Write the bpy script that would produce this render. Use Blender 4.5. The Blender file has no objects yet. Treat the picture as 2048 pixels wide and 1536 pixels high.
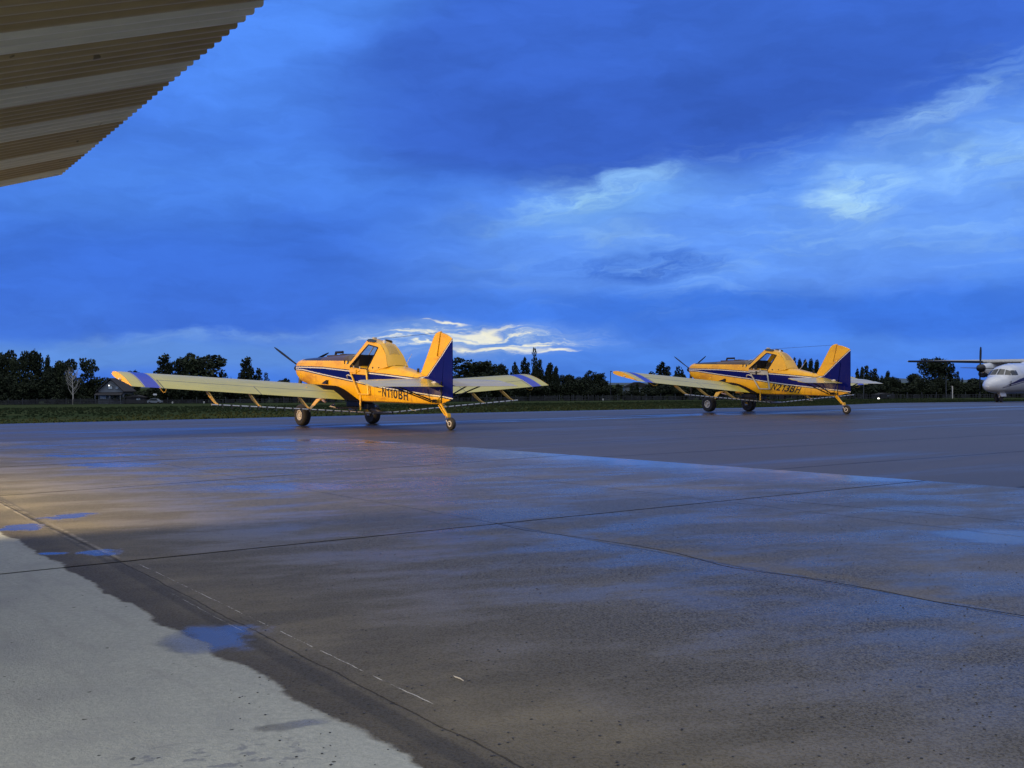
import bpy, bmesh, math, random
from mathutils import Vector, Matrix
R = math.radians
scn = bpy.context.scene
col = scn.collection

# ------------------------------------------------------------------ camera
F = 2060.37; CAMH = 1.3575; HZ = 768.42; ROLL = -0.3956
cam = bpy.data.objects.new('camera', bpy.data.cameras.new('camera'))
col.objects.link(cam)
cam.data.sensor_width = 36.0
cam.data.lens = F / 2048 * 36.0
cam.data.clip_start = 0.1
cam.data.clip_end = 12000
PITCH = math.atan((HZ - 768) / F)
cam.matrix_world = Matrix.Translation((0, 0, CAMH)) @ Matrix.Rotation(R(90) + PITCH, 4, 'X') @ Matrix.Rotation(R(ROLL), 4, 'Z')
scn.camera = cam
scn.view_settings.view_transform = 'Standard'
scn.view_settings.look = 'None'
scn.view_settings.exposure = 0
scn.view_settings.gamma = 1

def lin(r, g, b, k=1.0):
    def f(c):
        c /= 255.0
        return (c / 12.92 if c <= .04045 else ((c + .055) / 1.055) ** 2.4) * k
    return (f(r), f(g), f(b), 1.0)

# ------------------------------------------------------------------ node helper
class NT:
    def __init__(s, tree):
        s.t = tree; s.n = tree.nodes; s.l = tree.links
    def new(s, typ, **kw):
        n = s.n.new(typ)
        for k, v in kw.items(): setattr(n, k, v)
        return n
    def put(s, sock, v):
        if isinstance(v, bpy.types.NodeSocket): s.l.new(v, sock)
        elif v is not None: sock.default_value = v
    def math(s, op, a, b=None, c=None, clamp=False):
        n = s.new('ShaderNodeMath', operation=op, use_clamp=clamp)
        s.put(n.inputs[0], a)
        if b is not None: s.put(n.inputs[1], b)
        if c is not None: s.put(n.inputs[2], c)
        return n.outputs[0]
    def mix(s, f, a, b):
        n = s.new('ShaderNodeMix', data_type='RGBA')
        s.put(n.inputs[0], f); s.put(n.inputs[6], a); s.put(n.inputs[7], b)
        return n.outputs[2]
    def mixf(s, f, a, b):
        n = s.new('ShaderNodeMix', data_type='FLOAT')
        s.put(n.inputs[0], f); s.put(n.inputs[2], a); s.put(n.inputs[3], b)
        return n.outputs[0]
    def smooth(s, v, a, b, lo=0.0, hi=1.0):
        n = s.new('ShaderNodeMapRange', interpolation_type='SMOOTHSTEP')
        s.put(n.inputs[0], v); s.put(n.inputs[1], a); s.put(n.inputs[2], b); s.put(n.inputs[3], lo); s.put(n.inputs[4], hi)
        return n.outputs[0]
    def comb(s, x, y, z=0.0):
        n = s.new('ShaderNodeCombineXYZ')
        s.put(n.inputs[0], x); s.put(n.inputs[1], y); s.put(n.inputs[2], z)
        return n.outputs[0]
    def sep(s, v):
        n = s.new('ShaderNodeSeparateXYZ'); s.put(n.inputs[0], v)
        return n.outputs
    def vmath(s, op, a, b=None):
        n = s.new('ShaderNodeVectorMath', operation=op)
        s.put(n.inputs[0], a)
        if b is not None: s.put(n.inputs[1], b)
        return n.outputs[1] if op in ('LENGTH', 'DISTANCE', 'DOT_PRODUCT') else n.outputs[0]
    def noise(s, v, scale, detail=4.0, rough=.5, dist=0.0, col=False):
        n = s.new('ShaderNodeTexNoise')
        s.put(n.inputs['Vector'], v); n.inputs['Scale'].default_value = scale
        n.inputs['Detail'].default_value = detail; n.inputs['Roughness'].default_value = rough
        n.inputs['Distortion'].default_value = dist
        return n.outputs['Color' if col else 'Fac']
    def mapping(s, v, loc=(0, 0, 0), rot=(0, 0, 0), scale=(1, 1, 1), typ='TEXTURE'):
        n = s.new('ShaderNodeMapping', vector_type=typ)
        s.put(n.inputs[0], v)
        n.inputs[1].default_value = loc; n.inputs[2].default_value = rot; n.inputs[3].default_value = scale
        return n.outputs[0]
    def curve(s, v, pts, lo, hi):
        # piecewise linear curve y(x); x in lo..hi, y in 0..4
        n = s.new('ShaderNodeFloatCurve')
        c = n.mapping.curves[0]
        P = [((x - lo) / (hi - lo), y / 4.0) for x, y in pts]
        c.points[0].location = P[0]; c.points[1].location = P[-1]
        for p in P[1:-1]: c.points.new(*p)
        for p in c.points: p.handle_type = 'VECTOR'
        n.mapping.update()
        x = s.math('DIVIDE', s.math('SUBTRACT', v, lo), hi - lo)
        s.put(n.inputs['Value'], x)
        return s.math('MULTIPLY', n.outputs[0], 4.0)

# ------------------------------------------------------------------ sky
world = bpy.data.worlds.new('World'); scn.world = world; world.use_nodes = True
w = NT(world.node_tree); w.n.clear()
wout = w.new('ShaderNodeOutputWorld')
tc = w.new('ShaderNodeTexCoord').outputs['Generated']
X, Y, Z = w.sep(tc)
# azimuth and elevation of the direction, in units of 100 photo pixels round the camera heading
az = w.math('MULTIPLY', w.math('ARCTAN2', X, Y), 20.6)
el = w.math('MULTIPLY', w.math('ARCSINE', Z), 20.6)
ae = w.comb(az, el, 0.0)
def A(px, py):   # where a direction of the photograph lies in that chart
    x = (px - 1024) / F; y = (768 - 6.9e-3 * (px - 1024) - py) / F
    return (math.atan(x) * 20.6, math.atan(y / math.sqrt(1 + x * x)) * 20.6, 0)
warp = w.vmath('SUBTRACT', w.noise(w.mapping(ae, scale=(3.2, 1.6, 1), typ='TEXTURE'), 1.0, 5, .55, col=True), (0.5, 0.5, 0.5))
wv = w.vmath('ADD', ae, w.vmath('MULTIPLY', warp, (2.6, 1.0, 0)))
warp2 = w.vmath('SUBTRACT', w.noise(w.mapping(ae, scale=(.9, .28, 1), typ='TEXTURE'), 1.0, 5, .52, col=True), (0.5, 0.5, 0.5))
wv2 = w.vmath('ADD', wv, w.vmath('MULTIPLY', warp2, (1.3, .42, 0)))
streak = w.noise(w.mapping(wv2, rot=(0, 0, R(3)), scale=(2.6, .5, 1), typ='TEXTURE'), 1.0, 7, .62)
broad = w.noise(w.mapping(wv, scale=(6.5, 2.6, 1), typ='TEXTURE'), 1.0, 4, .5)
def blob(px, py, rx, ry, rot=0, v=None, a=1.0, b=.25):
    m = w.mapping(v or wv, A(px, py), (0, 0, R(rot)), (rx / 100, ry / 100, 1))
    return w.smooth(w.vmath('LENGTH', m), a, b)
c = w.mix(w.smooth(el, 0.0, 7.5), lin(80, 138, 240), lin(80, 136, 246))
c = w.mix(w.smooth(broad, .35, .65), c, lin(68, 120, 230))
def lay(c, f, rgb, k=1.0):
    return w.mix(w.math('MULTIPLY', f, k) if k != 1.0 else f, c, lin(*rgb))
fray = w.smooth(w.noise(w.mapping(wv2, rot=(0, 0, R(14)), scale=(.9, .32, 1), typ='TEXTURE'), 1.0, 7, .66), .36, .62)
def wisp(px, py, rx, ry, rot, b=.1):   # cloud bank with frayed, thin parts
    return w.math('MULTIPLY', blob(px, py, rx, ry, rot, wv2, 1.0, b), w.math('ADD', w.math('MULTIPLY', fray, .75), .25))
c = lay(c, blob(560, 60, 560, 230, 8), (86, 145, 255), .9)
c = lay(c, blob(520, 560, 900, 200), (62, 114, 224), .85)
c = lay(c, blob(1600, 450, 960, 215, 4, a=1.05, b=.35), (104, 158, 254), .95)
c = lay(c, blob(1960, 320, 420, 190, 14), (112, 164, 252), .8)
c = lay(c, blob(1400, 90, 880, 280, 6, a=1.03, b=.62), (62, 106, 212), .95)
c = lay(c, blob(1180, 255, 560, 130, 2, a=1.05, b=.25), (58, 100, 204), .85)
c = lay(c, blob(1480, 210, 460, 130, 12, a=1.05, b=.2), (57, 98, 200), .8)
light = w.math('MAXIMUM', blob(1580, 440, 880, 220, 4), blob(1990, 260, 330, 210, 14))
c = lay(c, blob(1240, 400, 330, 70, 12, wv2, 1.05, .1), (120, 176, 255), .8)
c = lay(c, wisp(1170, 392, 230, 44, 17), (156, 206, 255), .9)
c = lay(c, wisp(1250, 350, 200, 26, 9), (140, 190, 255), .8)
c = lay(c, wisp(1715, 385, 135, 80, -14), (168, 214, 255), .8)
c = lay(c, wisp(1690, 395, 70, 40, -20), (190, 230, 255), .7)
c = lay(c, wisp(1860, 222, 190, 46, 22), (142, 186, 250), .9)
c = lay(c, wisp(1990, 325, 210, 66, 6), (150, 198, 255), .85)
c = lay(c, wisp(1950, 165, 150, 34, 15), (118, 164, 240), .8)
c = lay(c, wisp(1210, 465, 150, 30, 4), (132, 182, 255), .6)
c = lay(c, blob(1560, 625, 1000, 66, -1), (60, 122, 238), .85)
c = lay(c, wisp(1270, 535, 240, 46, 1), (58, 110, 216), 1.0)
c = lay(c, wisp(1570, 365, 110, 20, 4), (84, 138, 236), .8)
c = w.mix(w.math('MULTIPLY', w.math('MULTIPLY', w.smooth(streak, .48, .70), light), .42), c, lin(150, 198, 255))
c = w.mix(w.math('MULTIPLY', w.smooth(streak, .5, .28), .18), c, lin(56, 104, 212))
c = lay(c, blob(260, 705, 1000, 50, -1), (100, 150, 230), .85)
c = lay(c, wisp(420, 668, 420, 20, 2), (116, 160, 232), .7)
c = lay(c, blob(900, 676, 420, 44, 0), (118, 160, 232), .75)
c = lay(c, blob(1900, 690, 700, 34, 0), (84, 142, 244), .6)
gn = w.noise(w.mapping(wv2, scale=(1.1, .105, 1), typ='TEXTURE'), 1.0, 7, .62)
gb = blob(955, 678, 300, 40, 0, wv2, 1.0, .15)
c = w.mix(w.math('MULTIPLY', gb, w.smooth(gn, .38, .60)), c, lin(172, 196, 236))
c = w.mix(w.math('MULTIPLY', w.smooth(gb, .10, .75), w.smooth(gn, .52, .66)), c, (1.0, .94, .80, 1))
for a_ in ((955, 664, 70, 8, 7), (990, 694, 100, 7, -1), (1105, 696, 65, 5, 4), (880, 647, 38, 4, 0), (925, 676, 40, 4, 3)):
    c = w.mix(blob(*a_, wv2, 1.15, .1), c, (1.0, .95, .82, 1))
# soft mottling of the cloud layers
mo1 = w.noise(w.mapping(wv2, rot=(0, 0, R(-6)), scale=(2.4, .95, 1), typ='TEXTURE'), 1.0, 6, .6)
mo2 = w.noise(w.mapping(wv2, rot=(0, 0, R(4)), scale=(4.6, .75, 1), typ='TEXTURE'), 1.0, 5, .55)
mk = w.math('ADD', w.smooth(mo1, .3, .7, .91, 1.08), w.smooth(mo2, .3, .7, -.07, .06))
c = w.vmath('MULTIPLY', c, w.comb(w.math('MULTIPLY', mk, .90), w.math('MULTIPLY', mk, .94), w.math('MULTIPLY', mk, .92)))
# high overhead and behind the camera the cloud deck is thinner, paler and brighter
over = w.math('MAXIMUM', w.smooth(el, 8.5, 17.0), w.math('MULTIPLY', w.smooth(Y, .35, -.4), w.smooth(el, .5, 5.0)))
c = w.mix(over, c, (.60, .64, .74, 1))
c = w.mix(w.smooth(el, -.1, -.6), c, (.02, .035, .07, 1))
bg = w.new('ShaderNodeBackground'); w.put(bg.inputs[0], c); bg.inputs[1].default_value = 1.0
sky = w.new('ShaderNodeTexSky', sky_type='NISHITA'); sky.sun_disc = False
sky.sun_elevation = R(-5); sky.sun_rotation = R(-3)
bg2 = w.new('ShaderNodeBackground'); w.put(bg2.inputs[0], sky.outputs[0]); bg2.inputs[1].default_value = .05
ad = w.new('ShaderNodeAddShader'); w.put(ad.inputs[0], bg.outputs[0]); w.put(ad.inputs[1], bg2.outputs[0])
w.put(wout.inputs[0], ad.outputs[0])

# ------------------------------------------------------------------ lamps
def lamp(name, typ, loc, target, energy, color, **kw):
    d = bpy.data.lights.new(name, typ); d.energy = energy; d.color = color
    for k, v in kw.items(): setattr(d, k, v)
    o = bpy.data.objects.new(name, d); col.objects.link(o); o.location = loc
    o.rotation_euler = (Vector(target) - Vector(loc)).to_track_quat('-Z', 'Y').to_euler()
    return o
# thin overcast dusk light from high up
lamp('overcast_sun', 'SUN', (0, 0, 60), (-8, 6, 0), .7, (1.0, .95, .86), angle=R(60))
# sodium floodlight on the neighbouring hangar, left of the frame
lamp('hangar_floodlight', 'SPOT', (-32.0, 13.0, 5.2), (-6.5, 33.0, .9), 42000, (1.0, .64, .24), spot_size=R(75), spot_blend=.7, shadow_soft_size=.25)
# lamp at the hangar mouth that lights the apron at the left edge
lamp('apron_lamp', 'SPOT', (-12.0, 8.0, 4.6), (-6.0, 13.0, 0), 12000, (1.0, .76, .40), spot_size=R(85), spot_blend=1.0, shadow_soft_size=.3)
# added warm fill spot behind the camera, carries hangar light further over the apron
lamp('apron_fill_light', 'SPOT', (-3.6, -2.2, 2.0), (-1.6, 8.5, 0), 1000, (1.0, .84, .58), spot_size=R(105), spot_blend=1.0, shadow_soft_size=.4)
# fluorescent light inside the open hangar behind the camera
lamp('hangar_interior_light', 'AREA', (-5.5, -3.0, 1.9), (-3.0, 5.2, 2.6), 520, (1.0, .92, .74), shape='RECTANGLE', size=3.0, size_y=.5)

# ------------------------------------------------------------------ materials
def principled(name, base=(.5, .5, .5, 1), rough=.5, metal=0.0, spec=.5, coat=0.0):
    m = bpy.data.materials.new(name); m.use_nodes = True
    t = NT(m.node_tree); b = t.n['Principled BSDF']
    b.inputs['Base Color'].default_value = base; b.inputs['Roughness'].default_value = rough
    b.inputs['Metallic'].default_value = metal; b.inputs['Specular IOR Level'].default_value = spec
    b.inputs['Coat Weight'].default_value = coat; b.inputs['Coat Roughness'].default_value = .08
    return m, t, b
def worn(name, base, rough=.5, metal=0.0, spec=.5, coat=0.0, var=.25, scale=6.0):
    m, t, b = principled(name, base, rough, metal, spec, coat)
    o = t.new('ShaderNodeTexCoord').outputs['Object']
    n = t.noise(o, scale, 5, .6)
    f = t.smooth(n, .3, .75)
    dk = tuple(x * (1 - var) for x in base[:3]) + (1,)
    t.put(b.inputs['Base Color'], t.mix(f, base, dk))
    t.put(b.inputs['Roughness'], t.mixf(n, max(0.02, rough - .1), min(1, rough + .12)))
    return m
YEL = (.88, .47, .012, 1); BLU = (.003, .007, .13, 1); BLK = (.012, .012, .014, 1); WHT = (.72, .70, .66, 1)
M = {}
M['rubber'] = worn('rubber', (.022, .020, .020, 1), .75)
M['black'] = worn('black_paint', (.012, .012, .013, 1), .45)
M['steel'] = worn('dull_steel', (.30, .28, .26, 1), .4, .8)
M['hub'] = worn('hub_paint', (.60, .56, .52, 1), .45)
M['yel'] = worn('yellow_paint', YEL, .35, coat=.25, var=.12, scale=2.0)
M['white'] = worn('white_paint', (.74, .75, .76, 1), .35, coat=.25, var=.08, scale=1.5)
M['dark'] = worn('dark_interior', (.018, .018, .020, 1), .7)
M['grey'] = worn('grey_paint', (.45, .45, .42, 1), .5)
M['boom'] = worn('boom_tube', (.52, .54, .55, 1), .35, .4)
M['lamp_lens'] = worn('frosted_lens', (.75, .75, .72, 1), .2)
M['lettering'] = principled('lettering', (.012, .010, .012, 1), .5)[0]
M['hanger'] = worn('hanger_paint', (.42, .26, .04, 1), .5)
m, t, b = principled('glass', (.10, .13, .15, 1), .04, 0, .6)
b.inputs['Alpha'].default_value = .22; M['glass'] = m
m, t, b = principled('dark_glass', (.02, .025, .03, 1), .06, 0, .7); M['dglass'] = m

# livery of the spray aircraft, painted by fuselage station and height
def livery():
    m, t, b = principled('livery_paint', YEL, .30, 0, .4, .12)
    o = t.new('ShaderNodeTexCoord').outputs['Object']
    u, v, h = t.sep(o)
    up = t.curve(u, [(-7.2, 3.19), (-5.98, 2.20), (-5.22, 1.56), (-5.02, 1.515), (-3.62, 1.65), (-2.63, 1.73), (-1.6, 1.81), (.13, 1.94), (1.7, 1.995), (3.2, 2.02)], -7.2, 3.2)
    lo = t.curve(u, [(-7.2, .88), (-5.16, 1.12), (-3.62, 1.28), (-2.73, 1.39), (-1.64, 1.54), (.41, 1.79), (1.62, 1.945), (2.6, 1.995), (3.2, 2.0)], -7.2, 3.2)
    eu = t.math('SUBTRACT', h, up)        # >0 above the band
    el_ = t.math('SUBTRACT', lo, h)       # >0 below the band
    e = t.math('MAXIMUM', eu, el_)
    dirt = t.noise(t.mapping(o, scale=(.7, .3, .25), typ='TEXTURE'), 1.0, 6, .62)
    y = t.mix(t.smooth(dirt, .45, .78), YEL, (.60, .27, .022, 1))
    # grime low on the belly and behind the wing (exhaust and spray residue)
    y = t.mix(t.math('MULTIPLY', t.smooth(t.math('ADD', h, t.math('MULTIPLY', dirt, .25)), 1.05, .85), .35), y, (.30, .15, .02, 1))
    c = t.mix(t.math('LESS_THAN', e, 0.0), y, BLU)
    c = t.mix(t.math('MULTIPLY', t.math('GREATER_THAN', e, 0.0), t.math('LESS_THAN', e, .034)), c, WHT)
    c = t.mix(t.math('MULTIPLY', t.math('GREATER_THAN', e, .034), t.math('LESS_THAN', e, .062)), c, BLK)
    # oil and soot carried back from the cowl, grime in thin runs below the cockpit and the cap
    run = t.noise(t.mapping(o, scale=(.05, 1, .5), typ='TEXTURE'), 1.0, 4, .6)
    runm = t.math('MULTIPLY', t.smooth(run, .56, .72), t.math('MULTIPLY', t.smooth(h, 1.85, 1.2), .35))
    c = t.mix(runm, c, (.20, .09, .012, 1))
    soot = t.math('MULTIPLY', t.smooth(t.noise(t.mapping(o, scale=(1.4, 1, .10), typ='TEXTURE'), 1.0, 5, .6), .50, .72), t.math('MULTIPLY', t.smooth(u, -2.2, .6), t.smooth(h, 1.75, 1.55)))
    c = t.mix(t.math('MULTIPLY', soot, .45), c, (.10, .055, .02, 1))
    # anti-glare deck
    dk = t.math('SUBTRACT', h, t.math('ADD', t.math('MULTIPLY', u, .026), 2.205))
    mk = t.math('MULTIPLY', t.math('GREATER_THAN', dk, 0.0), t.math('MULTIPLY', t.math('LESS_THAN', u, 1.9), t.math('GREATER_THAN', u, -1.72)))
    hop = t.mix(t.smooth(u, .45, .4), (.016, .016, .018, 1), (.07, .05, .045, 1))
    c = t.mix(mk, c, hop)
    # panel joints on the cowl
    def line(x, wd=.008): return t.math('LESS_THAN', t.math('ABSOLUTE', t.math('SUBTRACT', u, x)), wd)
    j = t.math('MAXIMUM', line(.62), t.math('MAXIMUM', t.math('MAXIMUM', line(-3.05), line(-4.85)), line(1.75)))
    c = t.mix(t.math('MULTIPLY', j, .45), c, BLK)
    t.put(b.inputs['Base Color'], c)
    t.put(b.inputs['Roughness'], t.mixf(dirt, .22, .48))
    t.put(b.inputs['Specular IOR Level'], t.mixf(t.math('LESS_THAN', e, 0.0), .42, .12))
    t.put(b.inputs['Coat Weight'], t.mixf(t.math('LESS_THAN', e, 0.0), .15, 0.0))
    return m
M['livery'] = livery()
def wingpaint():
    m, t, b = principled('wing_paint', YEL, .34, 0, .5, .15)
    o = t.new('ShaderNodeTexCoord').outputs['Object']
    u, v, h = t.sep(o)
    a = t.math('ABSOLUTE', v)
    dirt = t.noise(t.mapping(o, scale=(.25, 1.2, 1), typ='TEXTURE'), 1.0, 6, .62)
    ye = (.52, .45, .10, 1)
    y = t.mix(t.smooth(dirt, .4, .8), ye, (.37, .34, .12, 1))
    # sticky yellow-green spray residue near the root
    st = t.math('MULTIPLY', t.smooth(t.math('ADD', a, t.math('MULTIPLY', dirt, .8)), 2.6, 1.9), .75)
    y = t.mix(st, y, (.42, .34, .015, 1))
    c = y
    def band(x, s, e, colr, c):
        return t.mix(t.math('MULTIPLY', t.math('GREATER_THAN', x, s), t.math('LESS_THAN', x, e)), c, colr)
    c = band(a, 7.075, 7.585, BLK, c); c = band(a, 7.09, 7.57, (.5, .45, .3, 1), c); c = band(a, 7.11, 7.55, (.008, .025, .40, 1), c)
    wk = t.math('MULTIPLY', t.math('LESS_THAN', a, 1.05), t.math('LESS_THAN', u, -.2))
    wk2 = t.math('MULTIPLY', t.math('LESS_THAN', a, 1.42), t.math('MULTIPLY', t.math('GREATER_THAN', u, -1.42), t.math('LESS_THAN', u, -.62)))
    top = t.math('GREATER_THAN', t.sep(t.new('ShaderNodeNewGeometry').outputs['Normal'])[2], 0.0)
    c = t.mix(t.math('MULTIPLY', t.math('MAXIMUM', wk, wk2), top), c, (.010, .008, .009, 1))
    # aileron and flap gaps
    gap = t.math('MULTIPLY', t.math('LESS_THAN', t.math('ABSOLUTE', t.math('ADD', u, 1.60)), .014), t.math('LESS_THAN', a, 7.02))
    g2 = t.math('MULTIPLY', t.math('LESS_THAN', t.math('ABSOLUTE', t.math('SUBTRACT', a, 3.98)), .014), t.math('LESS_THAN', u, -1.6))
    g3 = t.math('MULTIPLY', t.math('LESS_THAN', t.math('ABSOLUTE', t.math('SUBTRACT', a, 7.02)), .016), t.math('LESS_THAN', u, -1.58))
    c = t.mix(t.math('MAXIMUM', gap, t.math('MAXIMUM', g2, g3)), c, BLK)
    sk = t.math('LESS_THAN', t.math('ABSOLUTE', t.math('SUBTRACT', t.math('PINGPONG', a, .68), .0)), .006)
    c = t.mix(t.math('MULTIPLY', t.math('MULTIPLY', sk, t.math('GREATER_THAN', u, -1.58)), .3), c, (.85, .7, .4, 1))
    wkm = t.math('MULTIPLY', t.math('MAXIMUM', wk, wk2), top)
    t.put(b.inputs['Base Color'], c); t.put(b.inputs['Roughness'], t.mixf(wkm, t.mixf(dirt, .25, .5), .95))
    t.put(b.inputs['Specular IOR Level'], t.mixf(wkm, .5, .05)); t.put(b.inputs['Coat Weight'], t.mixf(wkm, .15, 0.0))
    return m
M['wing'] = wingpaint()
def stabpaint():
    m, t, b = principled('tailplane_paint', YEL, .34, 0, .6, .5)
    o = t.new('ShaderNodeTexCoord').outputs['Object']
    u, v, h = t.sep(o); a = t.math('ABSOLUTE', v)
    dirt = t.noise(t.mapping(o, scale=(.25, .8, 1), typ='TEXTURE'), 1.0, 5, .6)
    c = t.mix(t.smooth(dirt, .4, .8), (.56, .46, .17, 1), (.40, .34, .14, 1))
    c = t.mix(t.math('MULTIPLY', t.smooth(a, .9, .7), .8), c, (.50, .36, .02, 1))
    t.put(b.inputs['Base Color'], c); t.put(b.inputs['Roughness'], t.mixf(dirt, .25, .5))
    return m
M['stab'] = stabpaint()

# ------------------------------------------------------------------ mesh builder
class MB:
    def __init__(s): s.v = []; s.f = []
    def quad(s, *p):
        i = len(s.v); s.v += [tuple(q) for q in p]; s.f.append(tuple(range(i, i + len(p)))); return s
    def rings(s, rr, cap=True, closed=True):
        i = len(s.v); n = len(rr[0])
        for r in rr: s.v += [tuple(q) for q in r]
        for a in range(len(rr) - 1):
            for k in range(n if closed else n - 1):
                k2 = (k + 1) % n
                s.f.append((i + a * n + k, i + a * n + k2, i + (a + 1) * n + k2, i + (a + 1) * n + k))
        if cap and closed:
            s.f.append(tuple(i + k for k in reversed(range(n))))
            s.f.append(tuple(i + (len(rr) - 1) * n + k for k in range(n)))
        return s
    def tube(s, pts, rad, n=8, flat=1.0):
        pts = [Vector(p) for p in pts]
        if not hasattr(rad, '__len__'): rad = [rad] * len(pts)
        rr = []
        for i, p in enumerate(pts):
            d = (pts[min(i + 1, len(pts) - 1)] - pts[max(i - 1, 0)]).normalized()
            up = Vector((0, 0, 1)) if abs(d.z) < .9 else Vector((1, 0, 0))
            a = d.cross(up).normalized(); b = a.cross(d)
            rr.append([p + (a * math.cos(2 * math.pi * k / n) * flat + b * math.sin(2 * math.pi * k / n)) * rad[i] for k in range(n)])
        return s.rings(rr)
    def box(s, c, sz, rot=0.0, bev=.12):
        cx, cy, cz = c; x, y, z = (q / 2 for q in sz)
        b = min(x, y, z) * bev * 2
        cr, sr = math.cos(rot), math.sin(rot)
        def P(px, py, pz): return (cx + px * cr - py * sr, cy + px * sr + py * cr, cz + pz)
        def ring(xx, yy, zz, k): return [P(xx - k, -yy, zz), P(xx, -yy + k, zz), P(xx, yy - k, zz), P(xx - k, yy, zz), P(-xx + k, yy, zz), P(-xx, yy - k, zz), P(-xx, -yy + k, zz), P(-xx + k, -yy, zz)]
        return s.rings([ring(x - b, y - b, -z, b), ring(x, y, -z + b, b), ring(x, y, z - b, b), ring(x - b, y - b, z, b)])
    def lathe(s, prof, c, axis, n=24):
        ax = Vector(axis).normalized(); c = Vector(c)
        up = Vector((0, 0, 1)) if abs(ax.z) < .9 else Vector((1, 0, 0))
        a = ax.cross(up).normalized(); b = a.cross(ax)
        return s.rings([[c + ax * t + (a * math.cos(2 * math.pi * k / n) + b * math.sin(2 * math.pi * k / n)) * r for k in range(n)] for t, r in prof])
    def plate(s, poly, off, th):
        # poly: 3d points, extruded by off vector * th both ways
        o = Vector(off) * (th / 2)
        return s.rings([[Vector(p) - o for p in poly], [Vector(p) + o for p in poly]])
    def build(s, name, mat, parent=None, smooth=True, ang=40):
        me = bpy.data.meshes.new(name); me.from_pydata(s.v, [], s.f)
        bm = bmesh.new(); bm.from_mesh(me)
        bmesh.ops.recalc_face_normals(bm, faces=bm.faces); bm.to_mesh(me); bm.free()
        me.materials.append(mat)
        if smooth:
            me.polygons.foreach_set('use_smooth', [True] * len(me.polygons))
            me.set_sharp_from_angle(angle=R(ang))
        o = bpy.data.objects.new(name, me); col.objects.link(o)
        if parent: o.parent = parent
        return o
def tag(o, label=None, cat=None, group=None, kind=None):
    for k, v in (('label', label), ('category', cat), ('group', group), ('kind', kind)):
        if v: o[k] = v
    return o
def empty(name, loc=(0, 0, 0), rot=(0, 0, 0)):
    o = bpy.data.objects.new(name, None); col.objects.link(o); o.location = loc; o.rotation_euler = rot
    o.empty_display_size = .5
    return o

# ------------------------------------------------------------------ terrain
def tz(x, y):
    q = (y - 54) / 3.0
    sp = q if q > 30 else math.log1p(math.exp(q))
    return max(-.0145 * 3.0 * sp, -3.55)
def sheet(name, xs, ys, dz, mat, zfun=tz):
    mb = MB(); nx = len(xs)
    mb.v = [(x, y, zfun(x, y) + dz) for y in ys for x in xs]
    mb.f = [(j * nx + i, j * nx + i + 1, (j + 1) * nx + i + 1, (j + 1) * nx + i) for j in range(len(ys) - 1) for i in range(nx - 1)]
    return mb.build(name, mat)
def clipped(name, poly, step, dz, mat):
    """polygon sheet that follows the terrain"""
    bm = bmesh.new()
    vs = [bm.verts.new((x, y, 0)) for x, y in poly]
    bm.faces.new(vs)
    x0, x1 = min(p[0] for p in poly), max(p[0] for p in poly); y0, y1 = min(p[1] for p in poly), max(p[1] for p in poly)
    yy = y0 + step
    while yy < y1:
        bmesh.ops.bisect_plane(bm, geom=bm.verts[:] + bm.edges[:] + bm.faces[:], plane_co=(0, yy, 0), plane_no=(0, 1, 0)); yy += step
    for v in bm.verts: v.co.z = tz(v.co.x, v.co.y) + dz
    bmesh.ops.triangulate(bm, faces=bm.faces[:])
    for f in bm.faces:
        if f.normal.z < 0: f.normal_flip()
    me = bpy.data.meshes.new(name); bm.to_mesh(me); bm.free(); me.materials.append(mat)
    o = bpy.data.objects.new(name, me); col.objects.link(o); return o

# --- grass
m, t, b = principled('grass_field', (.03, .05, .02, 1), 1.0, 0, .0)
o_ = t.new('ShaderNodeNewGeometry').outputs['Position']
n1 = t.noise(t.mapping(o_, scale=(9, 4, 1), typ='TEXTURE'), 1.0, 6, .65)
n2 = t.noise(o_, 1.3, 5, .7)
cc = t.mix(t.smooth(n1, .35, .7), (.028, .045, .022, 1), (.058, .068, .032, 1))
cc = t.mix(t.smooth(n2, .45, .75), cc, (.016, .028, .014, 1))
t.put(b.inputs['Base Color'], cc)
bmp = t.new('ShaderNodeBump'); bmp.inputs['Strength'].default_value = 1.0; bmp.inputs['Distance'].default_value = .25
t.put(bmp.inputs['Height'], n2); t.put(b.inputs['Normal'], bmp.outputs[0])
M['grass'] = m
ys = [-200, -40, 0, 25, 32, 38] + list(range(42, 120, 3)) + list(range(124, 300, 8)) + [320, 400, 700, 1500, 4000, 9000]
xs = [-6000, -1500, -600] + list(range(-300, 301, 12)) + [600, 1500, 6000]
tag(sheet('ground', xs, ys, -.05, M['grass']), kind='structure')

# --- asphalt
m, t, b = principled('wet_asphalt', (.05, .045, .05, 1), .4, 0, .5)
o_ = t.new('ShaderNodeNewGeometry').outputs['Position']
px, py, pz = t.sep(o_)
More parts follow.
